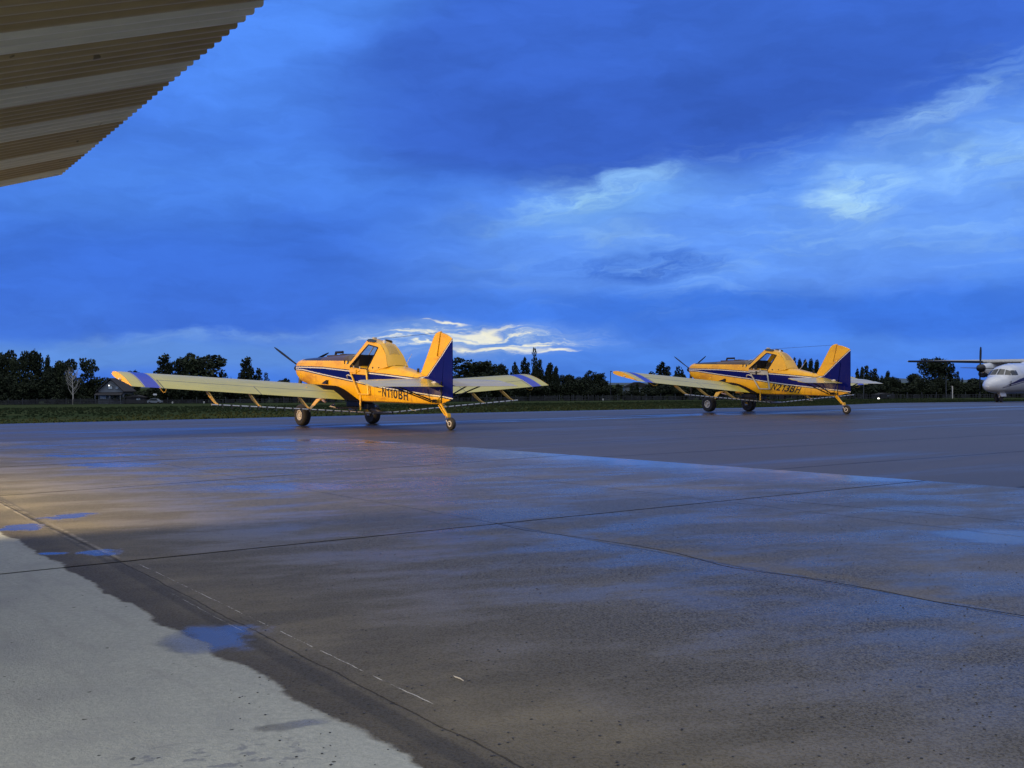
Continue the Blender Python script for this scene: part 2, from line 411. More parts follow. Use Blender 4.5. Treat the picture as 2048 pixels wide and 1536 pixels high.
# coordinate across the paving lanes (lanes run at 33 degrees)
q = t.math('ADD', t.math('MULTIPLY', px, -math.sin(R(33))), t.math('MULTIPLY', py, math.cos(R(33))))
ql = t.math('ADD', t.math('MULTIPLY', px, math.cos(R(33))), t.math('MULTIPLY', py, math.sin(R(33))))
lane = t.comb(ql, q)
big = t.noise(t.mapping(lane, scale=(14, 2.2, 1), typ='TEXTURE'), 1.0, 5, .6)
fine = t.noise(o_, 38.0, 3, .8)
med = t.noise(t.mapping(lane, scale=(5, .8, 1), typ='TEXTURE'), 1.0, 5, .65)
ba = t.mix(t.smooth(fine, .3, .75), (.013, .012, .013, 1), (.056, .050, .050, 1))
ba = t.mix(t.smooth(med, .4, .75), ba, (.040, .035, .036, 1))
seam = t.math('LESS_THAN', t.math('ABSOLUTE', t.math('SUBTRACT', t.math('PINGPONG', t.math('ADD', q, t.math('MULTIPLY', t.noise(o_, .5, 3), .25)), 1.9), 0.0)), .045)
ba = t.mix(t.math('MULTIPLY', seam, .75), ba, (.008, .008, .009, 1))
t.put(b.inputs['Base Color'], ba)
wet = t.smooth(big, .50, .68)
# standing film of water along the middle lane and at the far edge
st1 = t.math('MULTIPLY', t.smooth(t.math('ABSOLUTE', t.math('ADD', t.math('SUBTRACT', q, 32.6), t.math('MULTIPLY', t.math('SUBTRACT', med, .5), 7.0))), 2.6, .4), t.smooth(t.noise(t.mapping(lane, scale=(7, 1.2, 1), typ='TEXTURE'), 1.0, 5, .65), .42, .60))
st2 = t.smooth(t.math('ABSOLUTE', t.math('ADD', t.math('SUBTRACT', q, 42.0), t.math('MULTIPLY', t.math('SUBTRACT', med, .5), 3.0))), 2.4, .8)
wetm = t.math('MAXIMUM', t.math('MULTIPLY', wet, .6), t.math('MAXIMUM', st1, t.math('MULTIPLY', st2, .35)))
t.put(b.inputs['Roughness'], t.math('ADD', t.mixf(wetm, .50, .20), t.math('MULTIPLY', t.math('SUBTRACT', fine, .5), .16)))
bmp = t.new('ShaderNodeBump'); bmp.inputs['Strength'].default_value = .5; bmp.inputs['Distance'].default_value = .012
t.put(b.inputs['Specular IOR Level'], t.math('MULTIPLY', .5, t.math('SUBTRACT', 1.0, t.math('MULTIPLY', seam, .7))))
t.put(bmp.inputs['Height'], fine); t.put(b.inputs['Normal'], bmp.outputs[0])
t.put(bmp.inputs['Strength'], t.mixf(wetm, .5, .12))
M['asphalt'] = m
asph = [(-90, -6), (-19.18, 38.6), (5.99, 54.7), (13.5, 58.7), (22.5, 71.5), (33.4, 91.5), (50, 101), (110, 122), (140, 60), (60, -60), (-90, -60)]
tag(clipped('taxiway', asph, 2.0, 0.0, M['asphalt']), kind='structure')

# --- concrete apron
m, t, b = principled('wet_concrete', (.2, .18, .15, 1), .4, 0, .5)
P = t.new('ShaderNodeNewGeometry').outputs['Position']
px, py, pz = t.sep(P)
nb = t.noise(P, .42, 5, .55)
nm = t.noise(t.mapping(P, rot=(0, 0, R(20)), scale=(1.5, .7, 1), typ='TEXTURE'), 1.0, 6, .62)
nf = t.noise(P, 30.0, 4, .75)
ns = t.noise(P, 130.0, 2, .6)
ndr = t.noise(P, 1.6, 6, .6)
# dry sheltered strip beside the hangar mouth: its ragged edge runs x = 2.35 - .75 y
dd = t.math('SUBTRACT', t.math('SUBTRACT', 2.45, t.math('MULTIPLY', py, .75)), px)
dd = t.math('ADD', dd, t.math('MULTIPLY', t.math('SUBTRACT', ndr, .5), .34))
dd = t.math('ADD', dd, t.math('MULTIPLY', t.math('SUBTRACT', t.noise(P, 7.0, 4, .6), .5), .06))
dry = t.math('MULTIPLY', t.smooth(dd, .0, .045), t.smooth(py, 10.9, 9.4))
damp_edge = t.math('MULTIPLY', t.smooth(dd, -.50, -.06), t.math('SUBTRACT', 1.0, dry))
near_dry = t.smooth(dd, -4.4, -.5)
farw = t.smooth(dd, -3.0, -8.0)
strip_dry = t.smooth(dd, -1.7, -.9)
# puddles
def puddle(x, y, rx, ry, rot=0, k=1.0):
    jj = t.vmath('ADD', P, t.vmath('MULTIPLY', t.vmath('SUBTRACT', t.noise(P, 3.2, 5, .6, col=True), (.5, .5, .5)), (rx * k * 1.9, ry * k * 1.9, 0)))
    mp_ = t.mapping(jj, (x, y, 0), (0, 0, R(rot)), (rx, ry, 1))
    xyz = t.sep(mp_)
    return t.smooth(t.vmath('LENGTH', t.comb(xyz[0], xyz[1])), 1.02, .50, 0.0, .88)
pud = puddle(-1.60, 5.55, .36, .30, -50)
for a in ((4.45, 8.95, 1.15, .62, -8, .4), (-3.43, 8.46, .26, .16, 0, 1.6), (-3.78, 8.40, .14, .1), (-4.77, 9.9, .26, .3, 0, 1.6), (-.90, 4.10, .16, .055, 25, 1.2),
          (-4.65, 10.82, .34, .42), (-6.9, 17.9, 1.0, .7), (-5.4, 22.0, 1.3, .6), (-3.2, 24.4, 1.8, .5), (-8.2, 20.4, 1.5, .5), (-3.0, 13.8, 1.2, .7), (-5.0, 25.5, 1.8, .7)):
    pud = t.math('MAXIMUM', pud, puddle(*a))
# water gathered along the asphalt edge
ex = t.math('ADD', t.math('MULTIPLY', t.math('SUBTRACT', px, 5.62), -.777), t.math('MULTIPLY', t.math('SUBTRACT', py, 14.04), -.629))
edge = t.math('MULTIPLY', t.smooth(t.math('ADD', ex, t.math('MULTIPLY', t.math('SUBTRACT', nm, .5), 3.4)), 2.1, .3), t.math('MULTIPLY', t.smooth(py, 13.4, 14.2), t.smooth(py, 24.5, 19.5)))
sheen = t.math('MULTIPLY', t.smooth(nm, .41, .61), t.math('SUBTRACT', 1.0, t.math('MAXIMUM', t.math('MULTIPLY', near_dry, .72), strip_dry)))
wet = t.math('MAXIMUM', pud, t.math('MAXIMUM', t.math('MULTIPLY', edge, .95), t.math('MULTIPLY', sheen, .72)))
wet = t.math('MULTIPLY', wet, t.math('SUBTRACT', 1.0, dry))
pud_dry = t.math('MAXIMUM', puddle(-.90, 4.10, .16, .055, 25, 1.2), t.math('MAXIMUM', puddle(-3.43, 8.46, .26, .16, 0, 1.6), puddle(-1.66, 5.50, .34, .26, -50)))
# wet shoe prints near the bottom of the photograph
fp = t.math('MULTIPLY', t.smooth(t.noise(t.mapping(P, rot=(0, 0, R(25)), scale=(.085, .05, 1), typ='TEXTURE'), 1.0, 2, .5), .56, .62), puddle(-1.12, 3.72, .52, .26, 15, .5))
base_dry = t.mix(t.smooth(nf, .25, .8), (.27, .29, .27, 1), (.37, .385, .36, 1))
base_dry = t.mix(t.smooth(ndr, .42, .8), base_dry, (.25, .265, .26, 1))
base_dry = t.mix(t.math('MULTIPLY', t.smooth(t.noise(t.mapping(P, rot=(0, 0, R(-50)), scale=(.9, .12, 1), typ='TEXTURE'), 1.0, 6, .65), .5, .8), .5), base_dry, (.20, .205, .20, 1))
base_dry = t.mix(t.math('MULTIPLY', fp, .6), base_dry, (.11, .115, .12, 1))
base_wet = t.mix(t.smooth(nf, .3, .72), (.052, .049, .040, 1), (.125, .116, .092, 1))
agg = t.noise(P, 75.0, 3, .7)
base_wet = t.mix(t.math('MULTIPLY', t.smooth(agg, .47, .57), .92), base_wet, (.010, .009, .008, 1))
base_wet = t.mix(t.math('MULTIPLY', t.smooth(ns, .68, .76), .6), base_wet, (.28, .26, .22, 1))
base_wet = t.mix(t.math('MULTIPLY', t.smooth(nb, .45, .75), .6), base_wet, (.135, .115, .080, 1))
base_wet = t.mix(t.math('MULTIPLY', near_dry, .75), base_wet, t.mix(t.smooth(nm, .35, .7), (.10, .088, .064, 1), (.19, .165, .115, 1)))
base_wet = t.mix(t.math('MULTIPLY', damp_edge, .65), base_wet, (.052, .047, .038, 1))
cn = t.math('ADD', t.math('MULTIPLY', t.math('ADD', px, .18), .797), t.math('MULTIPLY', t.math('SUBTRACT', py, 10.05), .604))
cn = t.math('ADD', cn, t.math('MULTIPLY', t.math('SUBTRACT', nm, .5), .5))
sel_ = t.math('MULTIPLY', t.smooth(py, 10.3, 9.3), t.smooth(px, -.4, .6))
lip = t.math('MULTIPLY', t.math('MULTIPLY', t.smooth(cn, .60, .12), t.smooth(cn, -.04, .03)), t.math('MULTIPLY', sel_, t.smooth(t.noise(P, 1.1, 4, .6), .42, .58)))
low = t.math('MULTIPLY', t.math('MULTIPLY', t.smooth(cn, -.50, -.08), t.smooth(cn, .03, -.03)), sel_)
base_wet = t.mix(t.math('MULTIPLY', lip, .4), base_wet, (.13, .105, .065, 1))
bc = t.mix(dry, base_wet, base_dry)
bc = t.mix(t.math('MULTIPLY', t.math('MAXIMUM', pud, pud_dry), .6), bc, (.05, .05, .055, 1))
# slab joints and cracks: (x0,y0,x1,y1, half width, wobble, extends past both ends)
wob = t.math('SUBTRACT', t.noise(P, 1.1, 4, .6), .5)
wob2 = t.math('SUBTRACT', t.noise(P, 9.0, 4, .6), .5)
def joint(x0, y0, x1, y1, hw, wb=.02, ext=True):
    L = math.hypot(x1 - x0, y1 - y0); dx, dy = (x1 - x0) / L, (y1 - y0) / L
    n = t.math('ADD', t.math('MULTIPLY', t.math('SUBTRACT', px, x0), -dy), t.math('MULTIPLY', t.math('SUBTRACT', py, y0), dx))
    n = t.math('ADD', n, t.math('ADD', t.math('MULTIPLY', wob, wb), t.math('MULTIPLY', wob2, .02)))
    f = t.smooth(t.math('ABSOLUTE', n), hw, hw * .5)
    if not ext:
        s_ = t.math('ADD', t.math('MULTIPLY', t.math('SUBTRACT', px, x0), dx), t.math('MULTIPLY', t.math('SUBTRACT', py, y0), dy))
        f = t.math('MULTIPLY', f, t.math('MULTIPLY', t.math('GREATER_THAN', s_, 0.0), t.math('LESS_THAN', s_, L)))
    return f
jd = joint(-3.04, 7.97, 5.62, 14.04, .026)
for a in ((-6.43, 12.92, -3.93, 15.13, .03), (-3.75, 20.87, -1.36, 22.43, .05),
          
          
          (2.75, 12.2, 4.87, 9.83, .012, .2, False)):
    jd = t.math('MAXIMUM', jd, joint(*a))
for a in ((-6.07, 12.19, -3.04, 7.97, .02, .05, False), (-3.04, 7.97, .02, 3.64, .006, .08, True), (-.18, 10.05, -6.49, 18.57, .02, .12, True), (2.37, 11.78, -6.62, 24.38, .026, .12, True)):
    jd = t.math('MAXIMUM', jd, t.math('MULTIPLY', joint(*a), .55))
ck = [(-.18, 10.05), (.10, 9.55), (.55, 9.12), (1.02, 8.60), (1.29, 8.23), (1.54, 7.65), (1.62, 7.52), (1.79, 7.34), (2.02, 7.15), (2.38, 6.68), (2.62, 6.28), (2.94, 5.93), (3.3, 5.3), (3.9, 4.6)]
crk = 0.0; side = 0.0
for (xa, ya), (xb, yb) in zip(ck, ck[1:]):
    crk = t.math('MAXIMUM', crk, joint(xa, ya, xb, yb, .011, .03, False))
jd = t.math('MAXIMUM', jd, crk)
bc = t.mix(t.math('MULTIPLY', jd, .88), bc, (.010, .009, .008, 1))
# pale sealant scars on both sides of the near joint
wl = t.math('MULTIPLY', t.math('MAXIMUM', joint(-2.86, 7.87, -.28, 4.28, .0035, .03, False), joint(-2.35, 6.9, -1.5, 5.7, .0035, .03, False)), t.smooth(t.noise(P, 5.5, 4, .8), .44, .56))
pale = t.math('MULTIPLY', joint(-6.2, 12.4, -3.1, 8.05, .07, .05, False), t.smooth(t.noise(P, 4.0, 4, .7), .42, .56))
pale = t.math('MULTIPLY', pale, t.math('SUBTRACT', 1.0, jd))
bc = t.mix(t.math('MULTIPLY', pale, .6), bc, (.36, .32, .25, 1))
bc = t.mix(wl, bc, (.55, .53, .48, 1))
# a rough strip of filler between the double joint
strip = joint(-2.9, 7.68, .25, 3.1, .07, .03, True)
bc = t.mix(t.math('MULTIPLY', strip, .5), bc, (.035, .034, .032, 1))
# sparse dark specks
sp = t.smooth(t.noise(P, 22.0, 1, .3), .76, .79)
bc = t.mix(t.math('MULTIPLY', sp, .8), bc, (.012, .011, .010, 1))
t.put(b.inputs['Base Color'], bc)
rw = t.math('ADD', t.mixf(nb, .40, .62), t.math('MULTIPLY', t.math('SUBTRACT', nf, .5), .24))
rw = t.math('ADD', t.math('SUBTRACT', rw, t.math('MULTIPLY', farw, .09)), t.math('MULTIPLY', near_dry, .20))
rg = t.mixf(wet, rw, .17)
rg = t.mixf(t.math('MULTIPLY', pud, pud), rg, .07)
rg = t.mixf(t.math('MULTIPLY', edge, .85), rg, .09)
rg = t.mixf(t.math('MULTIPLY', lip, .55), rg, .68)
rg = t.mixf(t.math('MULTIPLY', low, .75), rg, .16)
rg = t.mixf(dry, rg, .82)
rg = t.mixf(t.math('MULTIPLY', pud_dry, t.smooth(dd, .45, .1)), rg, .22)
rg = t.mixf(t.math('MULTIPLY', fp, .7), rg, .35)
t.put(b.inputs['Roughness'], rg)
t.put(b.inputs['Specular IOR Level'], t.math('MULTIPLY', t.mixf(t.math('MULTIPLY', near_dry, t.math('SUBTRACT', 1.0, wet)), .5, .26), t.math('MULTIPLY', t.math('SUBTRACT', 1.0, jd, clamp=True), t.math('SUBTRACT', 1.0, t.math('MULTIPLY', t.math('MULTIPLY', t.smooth(agg, .46, .60), t.math('SUBTRACT', 1.0, t.math('MULTIPLY', wet, .8))), .75)))))
hgt = t.math('SUBTRACT', t.math('ADD', t.math('MULTIPLY', nf, .6), t.math('MULTIPLY', agg, .9)), t.math('MULTIPLY', jd, 3.0))
bmp = t.new('ShaderNodeBump'); bmp.inputs['Distance'].default_value = .009
t.put(bmp.inputs['Height'], hgt)
t.put(bmp.inputs['Strength'], t.mixf(t.math('MAXIMUM', t.math('MAXIMUM', wet, t.math('MULTIPLY', farw, .6)), t.math('MULTIPLY', dry, .55)), 1.0, .08))
t.put(b.inputs['Normal'], bmp.outputs[0])
M['concrete'] = m
conc = [(-5.6, 27.95), (-9.08, 27.2), (-12.82, 25.7), (-24.5, 18.5), (-24.5, -14), (27.2, -14), (5.62, 14.04)]
tag(clipped('concrete_apron', conc, 3.0, .004, M['concrete']), kind='structure')

# pebbles scattered on the apron
random.seed(5)
def scatter(name, n, fx, size, mat, flat=.6):
    mb = MB()
    for i in range(n):
        x, y = fx(); r = random.uniform(*size)
        a0 = random.random() * 6
        ring = lambda k, z: [(x + r * k * math.cos(a0 + j * math.pi / 3 + random.uniform(-.2, .2)), y + r * k * math.sin(a0 + j * math.pi / 3), z) for j in range(6)]
        mb.rings([ring(.8, .004), ring(1.0, .004 + r * .5 * flat), ring(.5, .004 + r * flat)])
    return mb.build(name, mat, smooth=False)
def fx():
    y = 3.5 + random.random() ** 2.0 * 9
    return random.uniform(-.28, .52) * y, y
tag(scatter('grit', 1100, fx, (.0015, .0065), M['black']), 'dark grit and crumbs scattered over the wet concrete apron', 'grit', kind='stuff')
tw = MB().tube([(-.02, .03, 0), (-.01, .0, .004), (.012, -.02, .003), (.03, -.05, 0)], [.0018, .003, .003, .0015], 6).build('twig', worn('straw', (.55, .50, .42, 1), .7))
tw.location = (-.26, 4.75, .006); tag(tw, 'pale bent twig on the dark wet concrete near the bottom centre', 'twig')

# ------------------------------------------------------------------ hangar door overhead
Cn = Vector((-.437 * 11, 11, .207 * 11 + CAMH))
eB = Vector((.565, -.825, 0)); sc = eB.length; eB.normalize()
eA = Vector((-.825, -.565, 0)); eA.normalize(); eA.z = -math.tan(R(18.0)); eA.normalize()
hd = empty('hangar_door', Cn); tag(hd, 'corrugated hangar door raised overhead at the top left, with pale and brown bands', 'hangar door')
def doormat(name, a, bcol):
    m, t, b = principled(name, a, .42, 0, .4)
    P_ = t.new('ShaderNodeTexCoord').outputs['Object']
    n = t.noise(t.mapping(P_, scale=(.6, .1, .4), rot=(0, 0, R(35)), typ='TEXTURE'), 1.0, 6, .65)
    sp_ = t.smooth(t.noise(P_, 9.0, 3, .5), .70, .76)
    t.put(b.inputs['Base Color'], t.mix(t.math('MULTIPLY', sp_, .7), t.mix(t.smooth(n, .3, .75), a, bcol), (.03, .025, .02, 1)))
    b.inputs['Transmission Weight'].default_value = 0
    return m
M['pale'] = doormat('pale_sheet', (.58, .57, .48, 1), (.47, .46, .38, 1))
M['brown'] = doormat('brown_sheet', (.34, .27, .14, 1), (.26, .20, .10, 1))
pitch = .5425 * 11 / 40 / 1.0
T = 11.0
bands = [(0, .026, 'pale'), (.026, .036, 'brown'), (.036, .036, 'pale'), (.036, .111, 'brown'), (.111, .159, 'pale'), (.159, .249, 'brown'), (.249, .298, 'pale'), (.298, .375, 'brown'), (.375, .416, 'pale'), (.416, .499, 'brown'), (.499, .545, 'pale'), (.545, .63, 'brown'), (.63, .68, 'pale'), (.68, .80, 'brown')]
bands = [(-.002, .034, 'pale'), (.034, .062, 'brown'), (.062, .084, 'pale'), (.084, .132, 'brown'), (.132, .162, 'pale'), (.162, .249, 'brown'), (.249, .298, 'pale'), (.298, .375, 'brown'), (.375, .418, 'pale'), (.418, .499, 'brown'), (.499, .548, 'pale'), (.548, .63, 'brown'), (.63, .68, 'pale'), (.68, .80, 'brown')]
bands = [(-.002, .037, 'pale'), (.037, .111, 'brown'), (.111, .159, 'pale'), (.159, .249, 'brown'), (.249, .298, 'pale'), (.298, .375, 'brown'), (.375, .418, 'pale'), (.418, .499, 'brown'), (.499, .548, 'pale'), (.548, .63, 'brown'), (.63, .68, 'pale'), (.68, .80, 'brown')]
up = eB.cross(eA).normalized()
if up.z < 0: up = -up
for a, bnd, kk in bands:
    s0, s1 = a * T, bnd * T
    n = max(4, int((s1 - s0) / pitch * 10))
    mb = MB(); top = []; bot = []
    for i in range(n + 1):
        s_ = s0 + (s1 - s0) * i / n
        ph = (s_ / pitch) % 1.0
        h = .022 * math.cos(2 * math.pi * ph)
        h = max(-.016, min(.016, h * 1.2))
        top.append(eB * s_ + up * h); bot.append(eB * s_ + up * (h + .003))
    D0, D1 = -0.0, 5.2
    mb.rings([[p + eA * D0 for p in top], [p + eA * D1 for p in top], [p + eA * D1 for p in bot], [p + eA * D0 for p in bot], [p + eA * D0 for p in top]], closed=False)
    mb.build('pale_panel' if kk == 'pale' else 'brown_panel', M[kk], hd, smooth=True, ang=60)
# lifting frame above the sheet, seen only from other positions
fr = MB()
for s_ in (.3, 2.6, 5.2, 8.0): fr.tube([eB * s_ + up * .08 + eA * .1, eB * s_ + up * .08 + eA * 5.1], .035, 6)
for d in (.15, 2.6, 5.0): fr.tube([up * .14 + eA * d, eB * 8.8 + up * .14 + eA * d], .04, 6)
fr.build('door_frame', M['steel'], hd)

# ------------------------------------------------------------------ the spray aircraft
def lerp_tab(tab, u):
    if u >= tab[0][0]: return tab[0][1:]
    for a, b_ in zip(tab, tab[1:]):
        if u >= b_[0]:
            f = (a[0] - u) / (a[0] - b_[0])
            return tuple(x + (y - x) * f for x, y in zip(a[1:], b_[1:]))
    return tab[-1][1:]
# station u: bottom, top, half width, squareness
SEC = [(2.42, 1.84, 2.18, .20, 2.2), (2.36, 1.72, 2.25, .31, 2.3), (2.20, 1.59, 2.30, .40, 2.5), (1.95, 1.47, 2.325, .455, 2.8), (1.50, 1.38, 2.34, .49, 3.0),
       (.80, 1.25, 2.355, .515, 3.4), (.2, 1.12, 2.375, .53, 3.6), (-.6, .98, 2.39, .54, 3.8), (-1.25, .90, 2.40, .54, 3.8), (-1.48, .88, 2.22, .54, 4.2), (-1.75, .86, 2.02, .54, 5.0),
       (-2.3, .81, 1.95, .535, 5.2), (-2.9, .80, 1.96, .52, 4.8), (-3.3, .80, 2.0, .50, 4.0), (-3.62, .79, 1.975, .475, 3.4), (-4.05, .785, 1.90, .435, 3.2), (-4.6, .775, 1.775, .375, 3.1),
       (-5.0, .77, 1.69, .32, 3.0), (-5.4, .765, 1.58, .24, 3.0), (-5.75, .765, 1.50, .15, 3.0), (-5.96, .79, 1.46, .07, 3.0)]
def low_ex(u, ex): return ex + (8 - ex) * max(0, min(1, (1.2 - u) / 1.5)) * max(0, min(1, (u + 6) / .8))
def fus_v(u, h, nose):
    zb, zt, hw, ex = lerp_tab(SEC, u)
    c_, r_ = (zb + zt) / 2, (zt - zb) / 2
    q_ = min(.999, abs(h - c_) / r_)
    if h < c_: ex = low_ex(u, ex)
    return hw * (1 - q_ ** ex) ** (1 / ex)
def wte(v): return .822 + .0655 * abs(v)
UTE, ULE, RISE = -2.115, -.40, .43
def foil(v, ute=UTE, ule=ULE, z0=None, rise=RISE, tk=1.0, n=14):
    z0 = wte(v) if z0 is None else z0
    pts = []
    def P_(x, up_): # x from 0 LE to 1 TE
        yt = .125 * tk * 5 * (.2969 * math.sqrt(x) - .126 * x - .3516 * x * x + .2843 * x ** 3 - .1036 * x ** 4)
        yc = .03 * tk * 4 * x * (1 - x)
        yy = (yc + yt) if up_ else (yc - yt)
        ch = ule - ute
        return (ule - ch * x, v, z0 + rise * (1 - x) + yy * math.hypot(ch, rise))
    for i in range(n + 1): x = (1 - math.cos(math.pi * i / n)) / 2; pts.append(P_(1 - x, True))
    for i in range(1, n): x = (1 - math.cos(math.pi * i / n)) / 2; pts.append(P_(x, False))
    return pts
def aircraft(name, pose, nose, cf, reg, t0, t1, slant, label, rud, prop0, dash):
    x, y, yaw, tr = pose
    root = empty(name, (x, y, 0), (R(tr), 0, R(yaw)))
    tag(root, label, 'airplane', 'yellow spray planes parked on the taxiway')
    dn = (cf - 2.42) / .918
    def nu(u): return u + dn * max(0, min(1, (u - .4) / 2.2))
    # fuselage
    mb = MB(); rr = []
    us = []
    for a, b_ in zip(SEC, SEC[1:]):
        k = 3
        us += [a[0] + (b_[0] - a[0]) * i / k for i in range(k)]
    us.append(SEC[-1][0])
    for u in us:
        zb, zt, hw, ex = lerp_tab(SEC, u)
        c_, r_ = (zb + zt) / 2, (zt - zb) / 2
        ring = []
        for k in range(40):
            a = 2 * math.pi * k / 40
            ca, sa = math.cos(a), math.sin(a)
            e_ = ex if sa > 0 else low_ex(u, ex)
            rr_ = (abs(ca) ** e_ + abs(sa) ** e_) ** (-1 / e_)
            ring.append((nu(u), hw * ca * rr_, c_ + r_ * sa * rr_))
        rr.append(ring)
    mb.rings(rr)
    fus = mb.build('fuselage', M['livery'], root, ang=35)
    # hopper lid frame and vents on the deck
    MB().tube([(.20, 0, 2.34), (.14, 0, 2.50), (-.30, 0, 2.50), (-.36, 0, 2.34)], .045, 8).build('hopper_handle', M['black'], root)
    MB().box((-.3, 0, 2.375), (1.2, .55, .05)).tube([(-.7, .22, 2.41), (-.7, -.22, 2.41)], .02, 6).tube([(-.5, .22, 2.41), (-.5, -.22, 2.41)], .02, 6).build('hopper_lid', worn('lid_paint', (.06, .045, .04, 1), .55), root)
    # carry the scoop near the wing root
    v_ = fus_v(.05, 1.5, nose)
    MB().rings([[(.18, v_ - .03, 1.42), (.18, v_ + .02, 1.42), (.18, v_ + .02, 1.44), (.18, v_ - .03, 1.44)], [(-.25, v_ - .03, 1.40), (-.25, v_ + .10, 1.40), (-.25, v_ + .10, 1.54), (-.25, v_ - .03, 1.54)]]).build('air_scoop', M['black'], root)
    for u_, h_ in ((-1.25, 2.13), (-1.42, 2.11)):
        vv = fus_v(u_, h_, nose) + .004
        MB().box((u_, vv, h_), (.05, .02, .13)).build('deck_vent', M['black'], root)
    # spinner and propeller
    ns_ = nose
    ub = cf - .06
    MB().lathe([(0, .15), (.08, .15), (.14, .12), (ns_ - ub - .12, .115), (ns_ - ub - .05, .09), (ns_ - ub - .01, .045), (ns_ - ub, .005)], (ub, 0, 2.01), (1, 0, -.02), 20).build('spinner', M['black'], root)
    MB().rings([[(ub + .12, -.19, 2.05), (ub + .12, .19, 2.05), (ub + .12, .19, 2.12), (ub + .12, -.19, 2.12)], [(ub - .03, -.2, 2.03), (ub - .03, .2, 2.03), (ub - .03, .2, 2.14), (ub - .03, -.2, 2.14)]]) if False else None
    pr = empty('propeller', (ub + .18, 0, 2.01)); pr.parent = root
    for k in range(3):
        a = R(prop0 + 120 * k)
        d = Vector((0, math.cos(a), math.sin(a))); tdir = Vector((1, 0, 0)).cross(d)
        rr = []
        for r_, ch, tw_, th_ in ((.07, .07, 80, .06), (.18, .09, 62, .05), (.35, .13, 50, .03), (.6, .14, 40, .022), (.9, .12, 32, .016), (1.12, .085, 26, .012), (1.24, .035, 24, .007)):
            cdir = (tdir * math.cos(R(tw_)) + Vector((1, 0, 0)) * math.sin(R(tw_))); nn = d.cross(cdir)
            ct = d * (r_ * 1.04)
            rr.append([ct + cdir * (ch / 2) * math.cos(q_) + nn * (th_ / 2) * math.sin(q_) for q_ in [2 * math.pi * i / 10 for i in range(10)]])
        MB().rings(rr).build('propeller_blade', worn('blade_paint', (.012, .011, .012, 1), .5) if 'blade_paint' not in bpy.data.materials else bpy.data.materials['blade_paint'], pr)
    # exhaust stubs
    for s_ in (1, -1):
        v_ = fus_v(1.55, 1.62, nose) * s_
        MB().tube([(nu(1.75), v_ * .9, 1.64), (nu(1.6), v_ * 1.12, 1.62), (nu(1.35), v_ * 1.2, 1.60)], [.07, .08, .085], 12).build('exhaust_stack', M['steel'], root) if s_ < 0 else None
    # wings
    vs = [0, .5, 1.0, 1.5, 2.5, 4, 5.5, 7.0, 7.6, 7.85, 7.92]
    for s_ in (1, -1):
        rr = []
        tle = lambda v: ULE - .17 * (v / 7.92) ** 2
        for v in vs:
            k = 1.0 if v < 7.9 else .93
            rr.append(foil(v * s_, tk=k, z0=wte(v), ule=tle(v), rise=RISE * (tle(v) - UTE) / (ULE - UTE)))
        MB().rings(rr).build('wing', M['wing'], root, ang=30)
        mb = MB(); tip = foil(7.925 * s_, tk=.96, z0=wte(7.92), ule=tle(7.92), rise=RISE * (tle(7.92) - UTE) / (ULE - UTE)); mb.rings([tip, [(p[0], p[1] + .012 * s_, p[2]) for p in tip]])
        mb.build('wing_tip_cap', M['yel'], root, ang=30)
        # aileron tab lip
        # boom hangers
        for hv, s2 in ((5.65, 1), (4.3, 1), (2.62, 1)):
            zt_ = wte(hv); zb_ = .455 + .0595 * hv
            prof = [(-1.85, zt_ + .02), (-2.03, zt_ - .0), (-2.22, zt_ - .12), (-2.52, zb_ + .09), (-2.73, zb_ + .012), (-2.71, zb_ - .015), (-2.44, zb_ + .06), (-2.16, zt_ - .20), (-1.95, zt_ - .07)]
            MB().plate([(p[0], hv * s_, p[1]) for p in prof], (0, 1, 0), .03).build('boom_hanger', M['hanger'], root, smooth=False)
        # spray boom
        bm_ = MB().tube([(-2.70, .25 * s_, .455), (-2.70, 3 * s_, .455 + .0595 * 3), (-2.70, 5.85 * s_, .455 + .0595 * 5.85)], .020, 8)
        boom = bm_.build('spray_boom', M['boom'], root)
        v = .4; first = None
        while v < 5.8:
            z_ = .455 + .0595 * v
            if first is None:
                first = MB().rings([[(-2.70 + math.cos(a) * .028, yy, math.sin(a) * .028) for a in [q_ * 1.047 for q_ in range(6)]] for yy in (-.03, .03)]).tube([(-2.72, 0, 0), (-2.76, 0, -.09)], [.018, .014], 5).build('spray_nozzle', M['black'], boom); o_n = first
            else:
                o_n = first.copy(); col.objects.link(o_n)
            o_n.location = (0, v * s_, z_)
            v += .285
        # aileron horn under the tip
        MB().tube([(-1.75, 7.0 * s_, wte(7) + .02), (-2.05, 7.0 * s_, wte(7) - .12), (-2.2, 7.0 * s_, wte(7) - .1), (-2.25, 7.0 * s_, wte(7) - .02)], .013, 6).build('aileron_horn', M['hanger'], root)
        # navigation lamp
        MB().lathe([(0, .03), (.05, .035), (.09, .02), (.1, .002)], (-1.3, 7.93 * s_, wte(7.92) + .2), (-.3, s_, .2), 10).build('navigation_light', M['lamp_lens'], root)
        # main gear: sprung leg, tyre, rim
        MB().rings([[(a_, v_ * s_, h_) for a_, v_, h_ in q_] for q_ in (
            [(.14, .55, .95), (-.16, .55, .95), (-.16, .60, .89), (.14, .60, .89)],
            [(.12, .80, .90), (-.14, .80, .90), (-.14, .83, .84), (.12, .83, .84)],
            [(.09, 1.08, .60), (-.09, 1.08, .60), (-.09, 1.12, .56), (.09, 1.12, .56)],
            [(.07, 1.20, .38), (-.07, 1.20, .38), (-.07, 1.24, .34), (.07, 1.24, .34)],
            [(.06, 1.24, .30), (-.06, 1.24, .30), (-.06, 1.27, .28), (.06, 1.27, .28)])]).build('gear_leg', M['yel'], root, ang=30)
        wh = empty('main_wheel', (0, 1.39 * s_, .365)); wh.scale = (1.095, 1.12, 1.095); wh.parent = root
